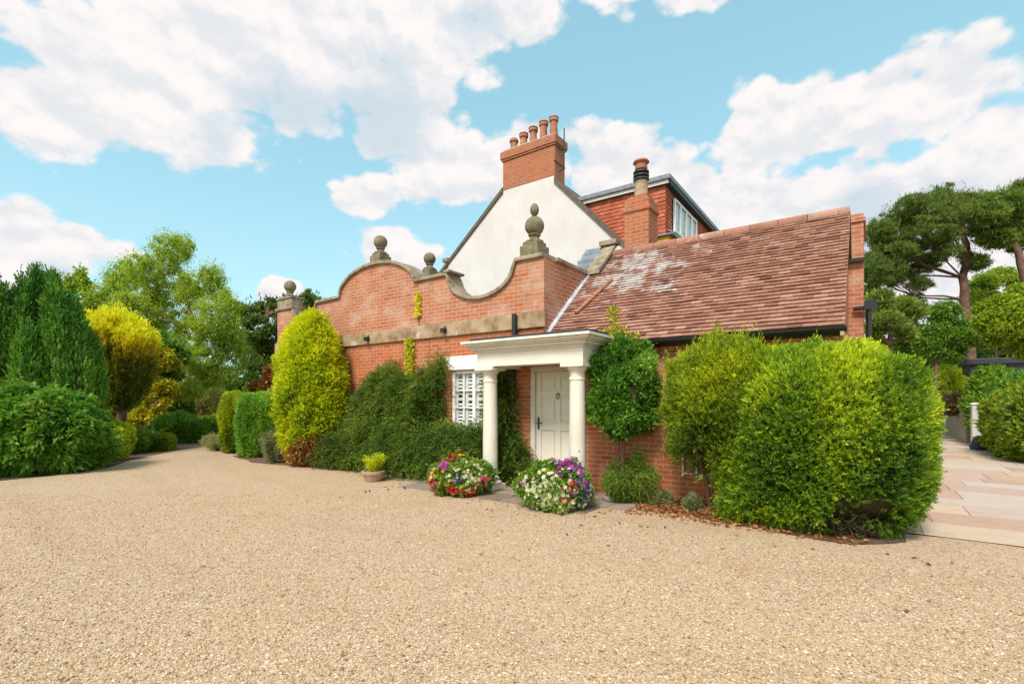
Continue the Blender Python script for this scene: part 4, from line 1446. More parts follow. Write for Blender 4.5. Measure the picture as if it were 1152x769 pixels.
# feathery shrub below the standard
def feather(name, label, cat, base, r, h, N, L, Wd, mat, tint0=0.45, droop=0.55, wall=None, fan=0.9, group=None, stems=26, bark='twig'):
    o = empty(name, (base[0], base[1], 0), label=label, cat=cat, group=group)
    lv = Leaves()
    mb = MB()
    for k in range(stems):
        q = 2 * math.pi * rng.random()
        d = np.array((math.cos(q), math.sin(q), 0)) * rng.random() ** .5
        tip = np.array((base[0], base[1], 0)) + d * np.array((r[0], r[1], 0)) + np.array((0, 0, h * (1 - .55 * np.linalg.norm(d) ** 2) * rng.uniform(.7, 1.05)))
        b0 = np.array((base[0], base[1], 0.0)) + d * .12
        m = N // stems
        f = rng.random(m) ** .6
        md = (b0 + tip) / 2 + d * .05 + np.array((0, 0, .15 * h))
        p = ((1 - f) ** 2)[:, None] * b0 + (2 * f * (1 - f))[:, None] * md + (f ** 2)[:, None] * tip
        p = p + rng.normal(0, .045, (m, 3))
        a = d * fan + np.array((0, 0, .5)) + rng.normal(0, .6, (m, 3))
        keep = p[:, 2] > .02
        if wall is not None: keep &= wall(p)
        s = rng.uniform(.6, 1.3, keep.sum())
        lv.add(p[keep], a[keep], L * s, Wd * s, tint0 + rng.normal(0, .15, keep.sum()) + rng.normal(0, .08), droop)
        off = np.array((base[0], base[1], 0))
        mb.tube([b0 - off, md - off, tip - off], [.012, .008, .003], 5, caps=False)
    lv.build('foliage', mat, o)
    mb.build('stems', bark, o, smooth=True)
    return o


feather('feathery_shrub', 'feathery drooping green shrub at the foot of the topiary standard', 'shrub', H(0.48, -0.45), (0.36, 0.36), 0.72, 15000, 0.10, 0.011, 'wall_green', 0.55, .5, before_wall)

# yellow conifer
yc = P(349, 450, 11.5)
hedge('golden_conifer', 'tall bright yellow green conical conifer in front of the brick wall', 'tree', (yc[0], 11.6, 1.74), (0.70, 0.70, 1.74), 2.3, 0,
      20000, 0.052, 0.022, 'gold_cone', spray=7, spray_l=.12, up=0.45, rnd=0.6, holeamt=.15, lump=0.07, lwl=0.4, tint0=0.42, tip_lit_z=0.22, depth=0.14, stray=0.06, holes=[((yc[0] + .25, 10.9, 0.2), (0.55, 0.7, 0.42))], core_scale=0.70, taper=.22)
o = bpy.data.objects['golden_conifer']
lv = Leaves()
p, n = superq(16000, (yc[0], 11.6, 1.0), (0.66, 0.68, 1.0), 2.3)
k = (np.linalg.norm((p - np.array((yc[0] + .3, 10.95, 0.2))) / np.array((.7, .9, .45)), axis=1) < 1.1) & (p[:, 2] > .02)
p, n = p[k], n[k]
lv.add(p + n * rng.normal(0, .05, (len(p), 1)), n + rng.normal(0, .7, p.shape), .09, .035, rng.random(len(p)))
lv.build('dead_foliage', 'brown_dead', o)['label'] = 'brown dead foliage at the foot'

# wall shrub: large dark spreading shrub trained against the facade (several lobes, one plant)


def wall_shrub(name, label, lobes, N, L, Wd, mat, group=None, tint0=.45, droop=.5, up=.15, out=.6, lump=.13, base=None, tips=.0):
    b = base or H(lobes[0][0], lobes[0][1])
    o = empty(name, (b[0], b[1], 0), label=label, cat='shrub', group=group)
    lv = Leaves()
    tot = sum(l[3] * l[5] for l in lobes)
    for i, (t, w, z, rt, rw, rz) in enumerate(lobes):
        n = int(N * rt * rz / tot)
        p, nn = superq(n, (0, 0, 0), (rt, rw, rz), 2.2)
        p = p + nn * (waves(p + i * 3.1, .4, 50 + i) * lump + waves(p + i, .16, 90 + i) * lump * .6 - rng.random(len(p)) ** 2 * .14)[:, None]
        c = H(t, w, z)
        q = rotz(p, HROT) + np.array(c)
        a = rotz(nn * out + np.array((0, -.25, up)) + rng.normal(0, .55, p.shape), HROT)
        k = before_wall(q) & (q[:, 2] > .02)
        q, a, zz = q[k], a[k], p[k]
        s = rng.uniform(.6, 1.4, len(q))
        tt = tint0 + rng.normal(0, .20, len(q)) + waves(q, .3, 44) * .16 + waves(q, 1.1, 45) * .12
        lv.sprays(q, a, L * 2.5, 8, L * .66, Wd * .80, tt, tip=.34, droop=droop)
    lv.build('foliage', mat, o)
    mb = MB()
    for i, (t, w, z, rt, rw, rz) in enumerate(lobes):
        c = np.array(H(t, min(w, -.08), z)) - np.array((b[0], b[1], 0))
        mb.tube([(0, 0, 0), c * .5 + np.array((0, 0, .1)), c], [.035, .025, .01], 6)
    mb.build('branches', 'twig', o, smooth=True)
    V = None
    return o


wall_shrub('wall_cotoneaster', 'broad dark green shrub sprawling up the brick wall left of the white window',
           [(-5.3, -.30, .55, .95, .55, .75), (-5.35, -.22, 1.25, .75, .32, .75), (-5.2, -.18, 1.80, .48, .25, .42), (-4.35, -.22, 1.15, .65, .30, .75), (-4.0, -.16, 1.62, .30, .2, .48),
            (-3.72, -.12, 2.12, .16, .12, .26), (-4.2, -.42, .45, .95, .60, .55), (-3.2, -.40, .45, .85, .58, .52), (-2.55, -.36, .50, .55, .48, .50), (-6.15, -.5, .35, .6, .55, .45), (-4.75, -.2, 1.6, .4, .25, .4)],
           30000, 0.085, 0.020, 'wall_green', tint0=.42)
wall_shrub('porch_climber', 'dark green climber on the wall inside the porch between column and door',
           [(-2.12, -.16, .55, .28, .22, .60), (-2.15, -.12, 1.3, .22, .16, .60), (-2.2, -.10, 1.82, .17, .12, .30), (-1.78, -.22, .40, .20, .2, .45)],
           5000, 0.085, 0.020, 'wall_green', tint0=.45)
# ivy strands on the facade
iv = empty('ivy_strand', H(-4.66, 0), label='pale variegated ivy strand hanging down the brick under the stone band', cat='climber')
lv = Leaves()
n = 900
f = rng.random(n)
q = np.array([H(-4.66 + x, -.03 - abs(y), 1.98 + .86 * g) for x, y, g in zip(rng.normal(0, .055, n) , rng.normal(0, .03, n), f)])
lv.add(q, rng.normal(0, .8, (n, 3)) + np.array((-VD[0], -VD[1], -.6)), .06, .05, .55 + rng.normal(0, .25, n))
lv.build('leaves', 'ivy', iv)
iv = empty('ivy_tuft', H(-4.42, 0, 0), label='yellow ivy tuft clinging to the upper brick gable', cat='climber')
lv = Leaves()
n = 260
f = rng.random(n)
q = np.array([H(-4.42 + x, -.02 - abs(y), 3.28 + .52 * g) for x, y, g in zip(rng.normal(0, .035, n), rng.normal(0, .02, n), f)])
lv.add(q, rng.normal(0, .8, (n, 3)) + np.array((-VD[0], -VD[1], -.6)), .055, .045, .8 + rng.normal(0, .15, n))
lv.build('leaves', 'ivy', iv)
mb = MB(); b = H(-4.42, 0); mb.tube([(H(-4.42, -.015, 3.1)[0] - b[0], H(-4.42, -.015)[1] - b[1], 3.08), (H(-4.42, -.015)[0] - b[0], H(-4.42, -.015)[1] - b[1], 3.75)], .007, 5)
mb.build('stem', 'twig', iv)
iv = empty('eaves_climber', H(0.12, -.2), label='thin yellow green climber sprig rising past the gutter right of the porch roof', cat='climber')
lv = Leaves()
for t, z0_, z1_, n in ((.12, 2.1, 2.95, 420), (.25, 2.2, 2.6, 260), (-.02, 2.25, 2.62, 200), (.45, 2.25, 2.5, 120)):
    f = rng.random(n)
    q = np.array([H(t + x, -.22 - abs(y), z0_ + (z1_ - z0_) * g) for x, y, g in zip(rng.normal(0, .05, n), rng.normal(0, .05, n), f)])
    lv.add(q, rng.normal(0, .8, (n, 3)) + np.array((0, 0, .3)), .06, .028, .35 + rng.normal(0, .2, n))
lv.build('leaves', 'ivy', iv)
mb = MB()
for t, z1_ in ((.12, 2.95), (.25, 2.6), (-.02, 2.6)):
    a_, b_ = np.array(H(.3, -.3, 1.9)) - np.array((*H(.12, -.2)[:2], 0)), np.array(H(t, -.24, z1_)) - np.array((*H(.12, -.2)[:2], 0))
    mb.tube([a_, (a_ + b_) / 2, b_], [.007, .005, .003], 5)
mb.build('stem', 'twig', iv)

# low plants at the foot of the wing wall
for i, (t, w, r, lab) in enumerate(((.92, -.42, .15, 'small silvery sedum on the soil under the wing wall, next to the feathery shrub'), (1.42, -.6, .13, 'small purplish sedum on the soil under the white trellis'),
                                    (1.95, -.62, .2, 'low green groundcover plant on the soil at the left foot of the olive hedge'))):
    hedge('sedum', lab, 'plant', (*H(t, w)[:2], .08), (r, r * .8, .12), 2, 0, 1800, .05, .022, ('grey_green', 'grey_green', 'wall_green')[i], tint0=.5, core_scale=0, group='small plants at the foot of the wing wall')
lv = Leaves()
n = 2600
tt_, ww_ = rng.uniform(.7, 3.3, n), -np.abs(rng.normal(.55, .33, n))
k = (ww_ > -1.25)
q = np.array([H(a_, b_, .012 + .02 * rng.random()) for a_, b_ in zip(tt_[k], ww_[k])])
far_ = np.array([H(rng.uniform(-4, 4.6), -1.2 - abs(rng.normal(0, .9)), .006) for _ in range(80)])
q = np.concatenate([q, far_])
lv.add(q, rng.normal(0, 1, q.shape) * np.array((1, 1, .25)), .06, .04, rng.random(len(q)))
b = empty('tmp'); ll = lv.build('leaf_litter', 'litter', b); ll.parent = None; bpy.data.objects.remove(b)
ll['kind'] = 'stuff'; ll['label'] = 'brown fallen leaves scattered on the soil under the hedges'

# white trellis on the wing wall
tr = MB()
for z in (.42, .74): tr.box(1.10, 1.66, -.05, -.03, z, z + .022)
for x in (1.10, 1.30, 1.50, 1.64): tr.box(x, x + .022, -.049, -.031, .38, .80)
tr.box(1.50, 1.72, -.048, -.032, .40, .42)
tl = tr.build('white_trellis', 'white_paint')
tl.location = H(0, 0, 0); tl.rotation_euler = (0, 0, HROT)
tag(tl, 'small white painted trellis frame fixed low on the brick wall beside the olive hedge', 'trellis')
mb = MB()
mb.lathe([(.02, 0), (.075, .015), (.09, .05), (.075, .09), (.03, .11)], 0, 0, 16)
sto = mb.build('pale_cobble', 'grey_stone', smooth=True)
sto.location = H(.22, -.62, .008)
tag(sto, 'pale round stone on the soil right of the white and purple flower planter', 'stone')

# ------------------------------------------------------------------ flower planters


def blooms(parent, name, pts, nrm, size, mat):
    V, T = [], []
    n = len(pts)
    for p, nn in zip(pts, nrm):
        nn = nn / np.linalg.norm(nn)
        a = np.cross(nn, rng.normal(size=3)); a /= np.linalg.norm(a); b_ = np.cross(nn, a)
        s = size * rng.uniform(.75, 1.25)
        tv = rng.random()
        for k in range(5):
            q0 = 2 * math.pi * (k - .42) / 5; q1 = 2 * math.pi * (k + .42) / 5; qm = 2 * math.pi * k / 5
            V += [p, p + (a * math.cos(q0) + b_ * math.sin(q0)) * s * .8 + nn * s * .22, p + (a * math.cos(qm) + b_ * math.sin(qm)) * s + nn * s * .15,
                  p + (a * math.cos(q1) + b_ * math.sin(q1)) * s * .8 + nn * s * .22]
            T.append(tv + rng.normal(0, .1))
    V = np.array(V) - np.array(parent.location)
    return raw_mesh(name, V, np.arange(len(V)).reshape(-1, 4), 'petal_' + mat, parent, np.array(T))


def planter(label, x, y, r, h, spots, seed):
    o = empty('flower_planter', (x, y, 0), label=label, cat='planter', group='flower planters in front of the porch')
    mb = MB()
    mb.lathe([(.16, 0), (.18, .02), (.24, .22), (.27, .24), (.27, .27), (.23, .27), (.22, .2)], 0, 0, 24)
    mb.build('pot', 'dark_metal', o, smooth=True)
    p, n = superq(15000, (x, y, h * .5), (r * .92, r * .85, h * .47), 2.0)
    lo = waves(p, .26, seed) * .085 + (rng.random(len(p)) < .06) * rng.random(len(p)) * .10
    p = p + n * (lo - rng.random(len(p)) ** 2 * .14)[:, None]
    k = p[:, 2] > .015
    lv = Leaves()
    s = rng.uniform(.6, 1.4, k.sum())
    lv.add(p[k], n[k] + rng.normal(0, .7, (k.sum(), 3)), .055 * s, .030 * s, .5 + rng.normal(0, .2, k.sum()), .2)
    lv.build('foliage', 'laurel_light', o)
    core('stems', 'twig', o, (x, y, h * .45), (r * .75, r * .7, h * .4), 2.1, scale=.8)
    for nm, mat, cs, cnt, size in spots:
        P_, N_ = [], []
        for (dx, dy, dz), rad, m in cs:
            d0 = np.array((dx, dy, dz), float); d0 /= np.linalg.norm(d0)
            d = d0 + rng.normal(0, rad, (m, 3)); d = unit(d)
            q = d * np.array((r * .95, r * .88, h * .5))
            ok = q[:, 2] > -h * .45
            q, d = q[ok], d[ok]
            P_.append(q + np.array((x, y, h * .5)) + d * (rng.uniform(-.02, .05, (len(d), 1)) + waves(q + np.array((x, y, h * .5)), .26, seed)[:, None] * .075)); N_.append(d + rng.normal(0, .35, d.shape))
        bl = blooms(o, nm, np.concatenate(P_), np.concatenate(N_), size, mat)
        bl['kind'] = 'stuff'
    return o


planter('round planter of red, pink and cream flowers in front of the left column', -0.82, 8.02, .50, .56, [
    ('red_flowers', 'red', [((-.3, -.1, 1), .16, 26), ((-.15, -.9, -.45), .16, 40), ((.35, -.9, -.75), .12, 14), ((-1, -.4, -.2), .18, 20)], 0, .034),
    ('pink_flowers', 'pink', [((-1, -.5, -.1), .22, 40), ((.85, -.7, -.3), .16, 36), ((-.8, -.6, -.5), .15, 14)], 0, .034),
    ('magenta_flowers', 'magenta', [((-.35, -.5, .55), .10, 14)], 0, .045),
    ('cream_flowers', 'cream', [((.2, -.8, .2), .4, 60), ((.6, -.6, .4), .35, 40), ((.4, -.9, -.2), .3, 26), ((-.9, -.5, .3), .2, 16)], 0, .026),
    ('yellow_flowers', 'yellow', [((-.7, -.6, .2), .2, 26), ((.15, -.2, 1), .14, 12)], 0, .030),
    ('violet_flowers', 'violet', [((.05, -1, .05), .12, 18), ((.0, -.3, .9), .12, 14)], 0, .026)], 3)
planter('round planter of white, purple and blue flowers in front of the door', 0.60, 6.98, .50, .62, [
    ('cream_flowers', 'cream', [((-.3, -.9, -.1), .5, 80), ((.1, -.9, -.5), .45, 70), ((-.8, -.5, .1), .4, 50), ((-.3, -.5, .9), .35, 24)], 0, .030),
    ('white_flowers', 'white', [((.2, -.9, -.4), .4, 46), ((.9, -.4, -.3), .3, 24), ((-.5, -.8, -.3), .5, 30)], 0, .028),
    ('magenta_flowers', 'magenta', [((.35, -.35, .95), .20, 44), ((-.7, -.6, .35), .10, 10), ((.55, -.4, .75), .15, 20)], 0, .036),
    ('lilac_flowers', 'lilac', [((.55, -.3, .85), .20, 46), ((.8, -.6, .2), .14, 18)], 0, .030),
    ('violet_flowers', 'violet', [((.85, -.7, .15), .20, 130), ((.85, -.7, -.3), .2, 60)], 0, .022),
    ('red_flowers', 'red', [((.45, -.9, .2), .12, 12), ((.3, -.9, -.2), .2, 6)], 0, .030)], 5)

pt = empty('potted_shrub', (*P(420, 450, 9.3)[:2], 0), label='small golden shrub in a wide clay pot at the edge of the gravel', cat='potted plant')
mb = MB()
mb.lathe([(.13, 0), (.15, .01), (.20, .13), (.215, .135), (.22, .185), (.19, .19), (.18, .15)], 0, 0, 24)
mb.build('pot', 'pot_clay', pt, smooth=True)
lv = Leaves()
n = 3500
c = np.array((pt.location.x, pt.location.y, .17))
for k in range(14):
    q = rng.random() * 6.28; l = rng.uniform(.15, .38); d = np.array((math.cos(q) * .7, math.sin(q) * .7, rng.uniform(.6, 1.6))); d /= np.linalg.norm(d)
    f = rng.random(260)
    p = c + d * l * f[:, None] + rng.normal(0, .028, (260, 3))
    lv.add(p, d + rng.normal(0, .6, (260, 3)), .05, .018, .55 + rng.normal(0, .18, 260))
lv.build('foliage', 'gold_cone', pt)
mb = MB(); mb.tube([(0, 0, .1), (.01, 0, .25), (0, .01, .4)], [.02, .014, .005], 6); mb.build('stem', 'twig', pt)

# ------------------------------------------------------------------ left of the drive
hb = P(283, 450, 13.4)
hedge('hedge_block', 'dark green clipped hedge block with flat top at the far left end of the house', 'hedge', (hb[0] + .25, 13.7, .80), (.62, .75, .83), 5, R(20), 60000, .085, .03, 'cypress', tint0=.6, tip_lit_z=.2, up=.6, lump=.04, depth=.1, core_scale=.86)
hedge('hedge_end', 'yellowish clipped hedge end joined to the dark green hedge block', 'hedge', (P(262, 450, 14.3)[0] - .05, 14.5, .82), (.30, .6, .84), 4, R(20), 26000, .085, .028, 'olive_hedge', tint0=.5, tip_lit_z=.2, up=.6, lump=.04, core_scale=.84)
feather('grey_rosemary', 'grey green bushy shrub between the hedge block and the yellow conifer', 'shrub', P(309, 450, 12.0), (.42, .4), .78, 9000, .11, .014, 'grey_green', .35, .25)
feather('lavender_bush', 'pale lavender clump at the bend of the drive beside the yellowish hedge end', 'shrub', P(248, 450, 15.0), (.5, .45), .5, 5000, .14, .014, 'grey_green', .75, .1)
hedge('laurel_bush', 'glossy dark laurel bush at the left edge of the gravel', 'shrub', (-10.05, 10.5, .78), (1.15, .95, .92), 2.2, R(10), 34000, .14, .06, 'laurel', tint0=.45, rnd=.9, up=.1, lump=.13, lwl=.6, depth=.3, stray=.15, holeamt=.3, core_scale=.72, droop=.25)
hedge('laurel_edge', 'paler low laurel growth at the front corner of the dark laurel bush', 'shrub', (-9.45, 11.0, .45), (.45, .5, .48), 2.1, 0, 9000, .13, .05, 'laurel_light', tint0=.5, rnd=.9, lump=.1, depth=.25, core_scale=.7)


def column_cypress(label, x, y, rx, h, N, lobes, mat='cypress'):
    """upright conifer of many steep sprays"""
    o = empty('columnar_cypress', (x, y, 0), label=label, cat='tree', group='dark columnar conifers at the left edge')
    lv = Leaves()
    for (dx, dy, r, hh, z0) in lobes:
        n = int(N * r * hh / sum(l[2] * l[3] for l in lobes))
        th = rng.random(n) * 2 * math.pi
        f = rng.random(n) ** .8
        env = np.clip(np.sin(np.clip(f * .90 + .10, 0, 1) * math.pi) ** .45, 0, 1) * (1 - .35 * f)
        q = np.stack([np.cos(th), np.sin(th), np.zeros(n)], 1)
        zz = z0 + f * hh
        pl = np.stack([np.cos(th) * r * 2.2, np.sin(th) * r * 2.2, zz * .45], 1)
        flute = waves(pl, .6, 61) * .10 + waves(pl * np.array((1, 1, 1.0)), .28, 62) * .07
        rad = r * env * (1 + flute) - rng.random(n) ** 2 * .10
        p = q * rad[:, None] + np.array((x + dx, y + dy, 0)); p[:, 2] = zz + waves(pl, .3, 63) * .12
        a = q * .30 + np.array((0, 0, 1.0)) + rng.normal(0, .24, (n, 3))
        s = rng.uniform(.6, 1.3, n)
        tt = .42 + flute * 1.3 + rng.normal(0, .14, n)  # shade between plumes put into the tint: hollows darker, ridges paler
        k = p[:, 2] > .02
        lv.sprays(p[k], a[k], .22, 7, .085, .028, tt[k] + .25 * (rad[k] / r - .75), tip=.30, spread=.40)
    lv.build('foliage', mat, o)
    mb = MB()
    for (dx, dy, r, hh, z0) in lobes:
        mb.tube([(dx * .4, dy * .4, 0), (dx * .9, dy * .9, z0 + hh * .2), (dx * .95, dy * .95, z0 + hh * .65), (dx, dy, z0 + hh * .9)], [r * .3, r * .55, r * .40, .02], 9)
    mb.build('branches', 'twig', o, smooth=True)
    return o


def plumes(seed, n, rx, ry, h, slope=.45):
    r = np.random.default_rng(seed)
    out = []
    for k in range(n):
        q, d = r.uniform(0, 6.28), math.sqrt((k + .5) / n)
        top = h * (1 - slope * d ** 1.8) * r.uniform(.93, 1.04)
        z0 = 0.1 + r.uniform(0, .5) * d
        out.append((d * rx * math.cos(q), d * ry * math.sin(q), r.uniform(.24, .34), top - z0, z0))
    return out


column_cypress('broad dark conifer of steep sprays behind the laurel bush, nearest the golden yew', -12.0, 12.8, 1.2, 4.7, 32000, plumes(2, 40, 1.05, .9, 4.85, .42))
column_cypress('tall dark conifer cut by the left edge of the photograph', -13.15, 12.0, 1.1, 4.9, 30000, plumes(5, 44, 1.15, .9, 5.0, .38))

# golden yew: dark vase shaped crown with gold tips
gx, gy = P(135, 450, 15.5)[0], 15.5
o = empty('golden_yew', (gx, gy, 0), label='vase shaped yew with bright golden tips behind the dark conifers', cat='tree')
lv = Leaves()
for k in range(260):
    q = rng.random() * 6.28; rr_ = rng.random() ** .5
    b0 = np.array((gx + .1 * math.cos(q), gy + .1 * math.sin(q), 1.1 + .9 * (1 - rr_) * rng.random()))
    top = np.array((gx - .08 + 1.08 * rr_ * math.cos(q), gy + 1.0 * rr_ * math.sin(q), 4.25 - .62 * rr_ ** 2 + rng.normal(0, .09)))
    top[2] -= max(0, (top[0] - gx)) * .25
    if rng.random() < .45: top = b0 + (top - b0) * rng.uniform(.55, .95) + np.array((math.cos(q), math.sin(q), 0)) * .16
    md = b0 * .4 + top * .6 + np.array((math.cos(q), math.sin(q), 0)) * .30 * rr_ - np.array((0, 0, .2))
    m = 330
    f = rng.random(m) ** .55
    p = ((1 - f) ** 2)[:, None] * b0 + (2 * f * (1 - f))[:, None] * md + (f ** 2)[:, None] * top + rng.normal(0, .055, (m, 3))
    d = (top - b0) / np.linalg.norm(top - b0)
    tip = np.clip((p[:, 2] - 3.35 + .62 * rr_ ** 2 + max(0, top[0] - gx) * .25) / .8, 0, 1)
    tt = .16 + .22 * f ** 4 + .62 * tip + rng.normal(0, .11, m)
    s = rng.uniform(.6, 1.3, m)
    lv.add(p, d + rng.normal(0, .42, (m, 3)), .13 * s, .036 * s, tt)
lv.build('crown', 'gold_yew', o)
mb = MB()
mb.tube([(-.1, 0, 0), (-.02, 0, .6), (.08, 0, 1.2), (.0, 0, 2.2), (0, 0, 3.0)], [.19, .15, .13, .10, .03], 10)
for k in range(10):
    q = k * .63
    mb.tube([(.05, 0, 1.0), (.35 * math.cos(q), .35 * math.sin(q), 1.9), (.7 * math.cos(q), .7 * math.sin(q), 3.2)], [.06, .04, .015], 6, caps=False)
mb.build('trunk', 'bark_pine', o, smooth=True)

grp = 'small bushes along the left edge of the drive'
for px, Y, rx, rz, lab, m in ((122, 12.4, .34, .42, 'light green leafy bush just behind the laurel bush at the drive edge', 'lime'), (131, 13.6, .42, .46, 'yellow green rounded bush, larger of the pair beside the golden yew trunk', 'lime'),
                              (149, 14.2, .36, .36, 'small green rounded bush between the yellow green bush and the low clipped hedge', 'laurel_light')):
    b = P(px, 450, Y)
    hedge('round_bush', lab, 'shrub', (b[0], Y, rz * .9), (rx, rx, rz), 2.1, 0, 7000, .10, .045, m, tint0=.4, rnd=.9, lump=.06, depth=.2, group=grp, core_scale=.7)
lh = P(173, 450, 14.8)
hedge('low_clipped_hedge', 'low olive green clipped hedge at the drive edge below the leaning trunk', 'hedge', (lh[0], 14.9, .22), (.42, .5, .24), 5, R(25), 16000, .07, .022, 'olive_hedge', tint0=.28, up=.6, lump=.02, core_scale=.86)
for px, Y, rx, ry, rz, lab, m, t0_ in ((200, 17.6, .60, .5, .50, 'dark rounded hedge right of the low clipped hedge', 'cypress', .5), (223, 18.0, .34, .6, .36, 'striped mid green clipped hedge in the middle of the far hedge row', 'laurel_light', .35),
                                      (243, 19.0, .5, .6, .42, 'bright green hedge closing the far end of the drive', 'lime', .15), (189, 20.5, .8, .8, 1.05, 'tall dark hedge mass behind the far hedge row', 'dark_tree', .6)):
    b = P(px, 450, Y)
    hedge('far_hedge', lab, 'hedge', (b[0], Y, rz * .95), (rx, ry, rz), 3.2, R(15), 12000, .11, .04, m, tint0=t0_, up=.6, lump=.06, group='hedges at the far end of the drive', core_scale=.84)

# leaning birch
B_Y = 21.0
clump_tree('birch_tree', 'tall airy birch with leaning pale trunk left of the house', 'tree', (*P(160, 450, B_Y)[:2], 0),
           px_clumps(B_Y, [(190, 285, 22, 26), (165, 300, 26, 22, -.5), (140, 312, 24, 22, .4), (205, 278, 14, 18, .6), (125, 330, 20, 22), (150, 345, 28, 26, -.8), (180, 330, 26, 26, .5), (212, 325, 24, 24), (238, 318, 18, 26, .3),
                          (255, 345, 16, 24), (235, 360, 26, 28, -.6), (200, 368, 28, 26, .4), (170, 380, 24, 24), (250, 385, 20, 28, .3), (222, 400, 30, 26, -.5), (262, 372, 14, 22), (190, 410, 26, 22, .5), (240, 420, 26, 22), (205, 440, 26, 16, -1), (268, 398, 10, 24, .4), (172, 352, 22, 22, 1)]),
           150000, .066, .038, 'birch', trunk=px_path(B_Y, [(160, 492), (184, 455), (212, 424, .2), (222, 385, .3), (212, 340, .2), (196, 290, 0)]), bark='bark_birch', sub=60, subr=.15, trunk_r=.17, limb_r=.02, droop=.3, up=-.1, tint0=.66, shell=.36, tvar=.2, loose=.22)
clump_tree('distant_birch', 'smaller hazy birch behind the golden yew, left of the tall birch', 'tree', (*P(92, 450, 27)[:2], 0), px_clumps(27, [(92, 318, 14, 16), (80, 330, 14, 18), (104, 340, 16, 18), (95, 365, 22, 24), (75, 360, 18, 20), (110, 385, 20, 30)]),
           11000, .18, .1, 'birch', trunk=px_path(27, [(95, 480), (96, 400), (93, 325)]), bark='bark_birch', sub=10, trunk_r=.16, tint0=.55)
clump_tree('golden_acer', 'small tree with yellow and green leaves under the birch, beside the golden yew', 'tree', (*P(178, 450, 18)[:2], 0),
           px_clumps(18, [(170, 392, 16, 14), (186, 405, 16, 14), (160, 420, 16, 16), (178, 432, 18, 14), (192, 445, 14, 16), (158, 448, 16, 14), (170, 465, 18, 12), (150, 470, 12, 12)]),
           15000, .13, .075, 'gold_tree', trunk=px_path(18, [(172, 500), (176, 455), (178, 410)]), sub=9, trunk_r=.07, limb_r=.025, tint0=.30, tvar=.24)
clump_tree('green_acer', 'deep green small tree between the golden yew and the birch', 'tree', (*P(186, 450, 19)[:2], 0),
           px_clumps(19, [(190, 385, 16, 14), (175, 400, 14, 14), (200, 402, 16, 14), (188, 418, 20, 14)]), 9000, .14, .085, 'laurel_light', trunk=px_path(19, [(180, 498), (186, 440), (188, 400)]), sub=9, trunk_r=.06, tint0=.4)
clump_tree('pale_shrub_tree', 'pale grey green small tree at the end of the drive', 'tree', (*P(228, 450, 25)[:2], 0), px_clumps(25, [(215, 455, 16, 14), (235, 450, 20, 14), (225, 470, 24, 16), (250, 462, 14, 14), (208, 475, 12, 12)]),
           11000, .14, .06, 'pale_tree', trunk=px_path(25, [(230, 492), (228, 455)]), bark='bark_birch', sub=10, trunk_r=.09, tint0=.45)
clump_tree('copper_tree', 'small copper red leaved tree left of the brick pier', 'tree', (*P(300, 450, 22)[:2], 0), px_clumps(22, [(300, 425, 12, 12), (312, 418, 10, 14), (292, 436, 12, 10), (306, 442, 14, 10)]),
           8000, .13, .08, 'red_tree', trunk=px_path(22, [(300, 480), (300, 430)]), sub=9, trunk_r=.06, tint0=.45, tvar=.22)


def pads(seed, n, boxes):
    r = np.random.default_rng(seed)
    out = []
    for k in range(n):
        x0, x1, y0, y1 = boxes[k % len(boxes)]
        out.append((r.uniform(x0, x1), r.uniform(y0, y1), r.uniform(9, 16), r.uniform(5, 8), r.uniform(-1.3, 1.3)))
    return out


def pine(label, Y, clumps, trunk, N, mat='pine', trunk_r=.22, limb_r=.07, L=.24, Wd=.05, tint0=.45, sub=14, name='pine_tree', bark='bark_pine', group='pines around the house', subr=.24):
    return clump_tree(name, label, 'tree', (*P(trunk[0][0], 450, Y)[:2], 0), px_clumps(Y, [(q[0], q[1], q[2], q[3] * 1.45, *q[4:]) for q in clumps], 1.0), N, L, Wd, mat, trunk=px_path(Y, trunk), bark=bark, sub=sub, subr=subr, trunk_r=trunk_r, twigs=4, limb_n=15, limb_r=limb_r,
                      droop=0.0, up=.75, outw=.6, rnd=.8, tint0=tint0, flat=.75, group=group, shell=.34, loose=.10, tvar=.2)


pine('dark layered pine behind the left end of the house', 30, [(275, 352, 16, 10), (300, 346, 18, 10, 1), (330, 345, 16, 9), (350, 338, 12, 8, 1), (285, 372, 20, 12, -1), (312, 368, 20, 12), (340, 362, 16, 10), (295, 392, 22, 12), (272, 385, 14, 12, 1), (322, 388, 18, 10), (290, 412, 18, 10, -1), (310, 408, 18, 8)],
     [(296, 470), (298, 420), (300, 380), (302, 345)], 22000, trunk_r=.25, L=.26, Wd=.07)
pine('dark pine seen above the yellow conifer, right of the layered pine', 33, [(352, 345, 14, 9), (372, 352, 14, 9), (345, 362, 14, 10), (365, 372, 16, 10), (380, 368, 12, 10), (355, 390, 18, 12)], [(362, 470), (362, 400), (360, 345)], 9000, trunk_r=.22, L=.26, Wd=.07, name='pine_tree')

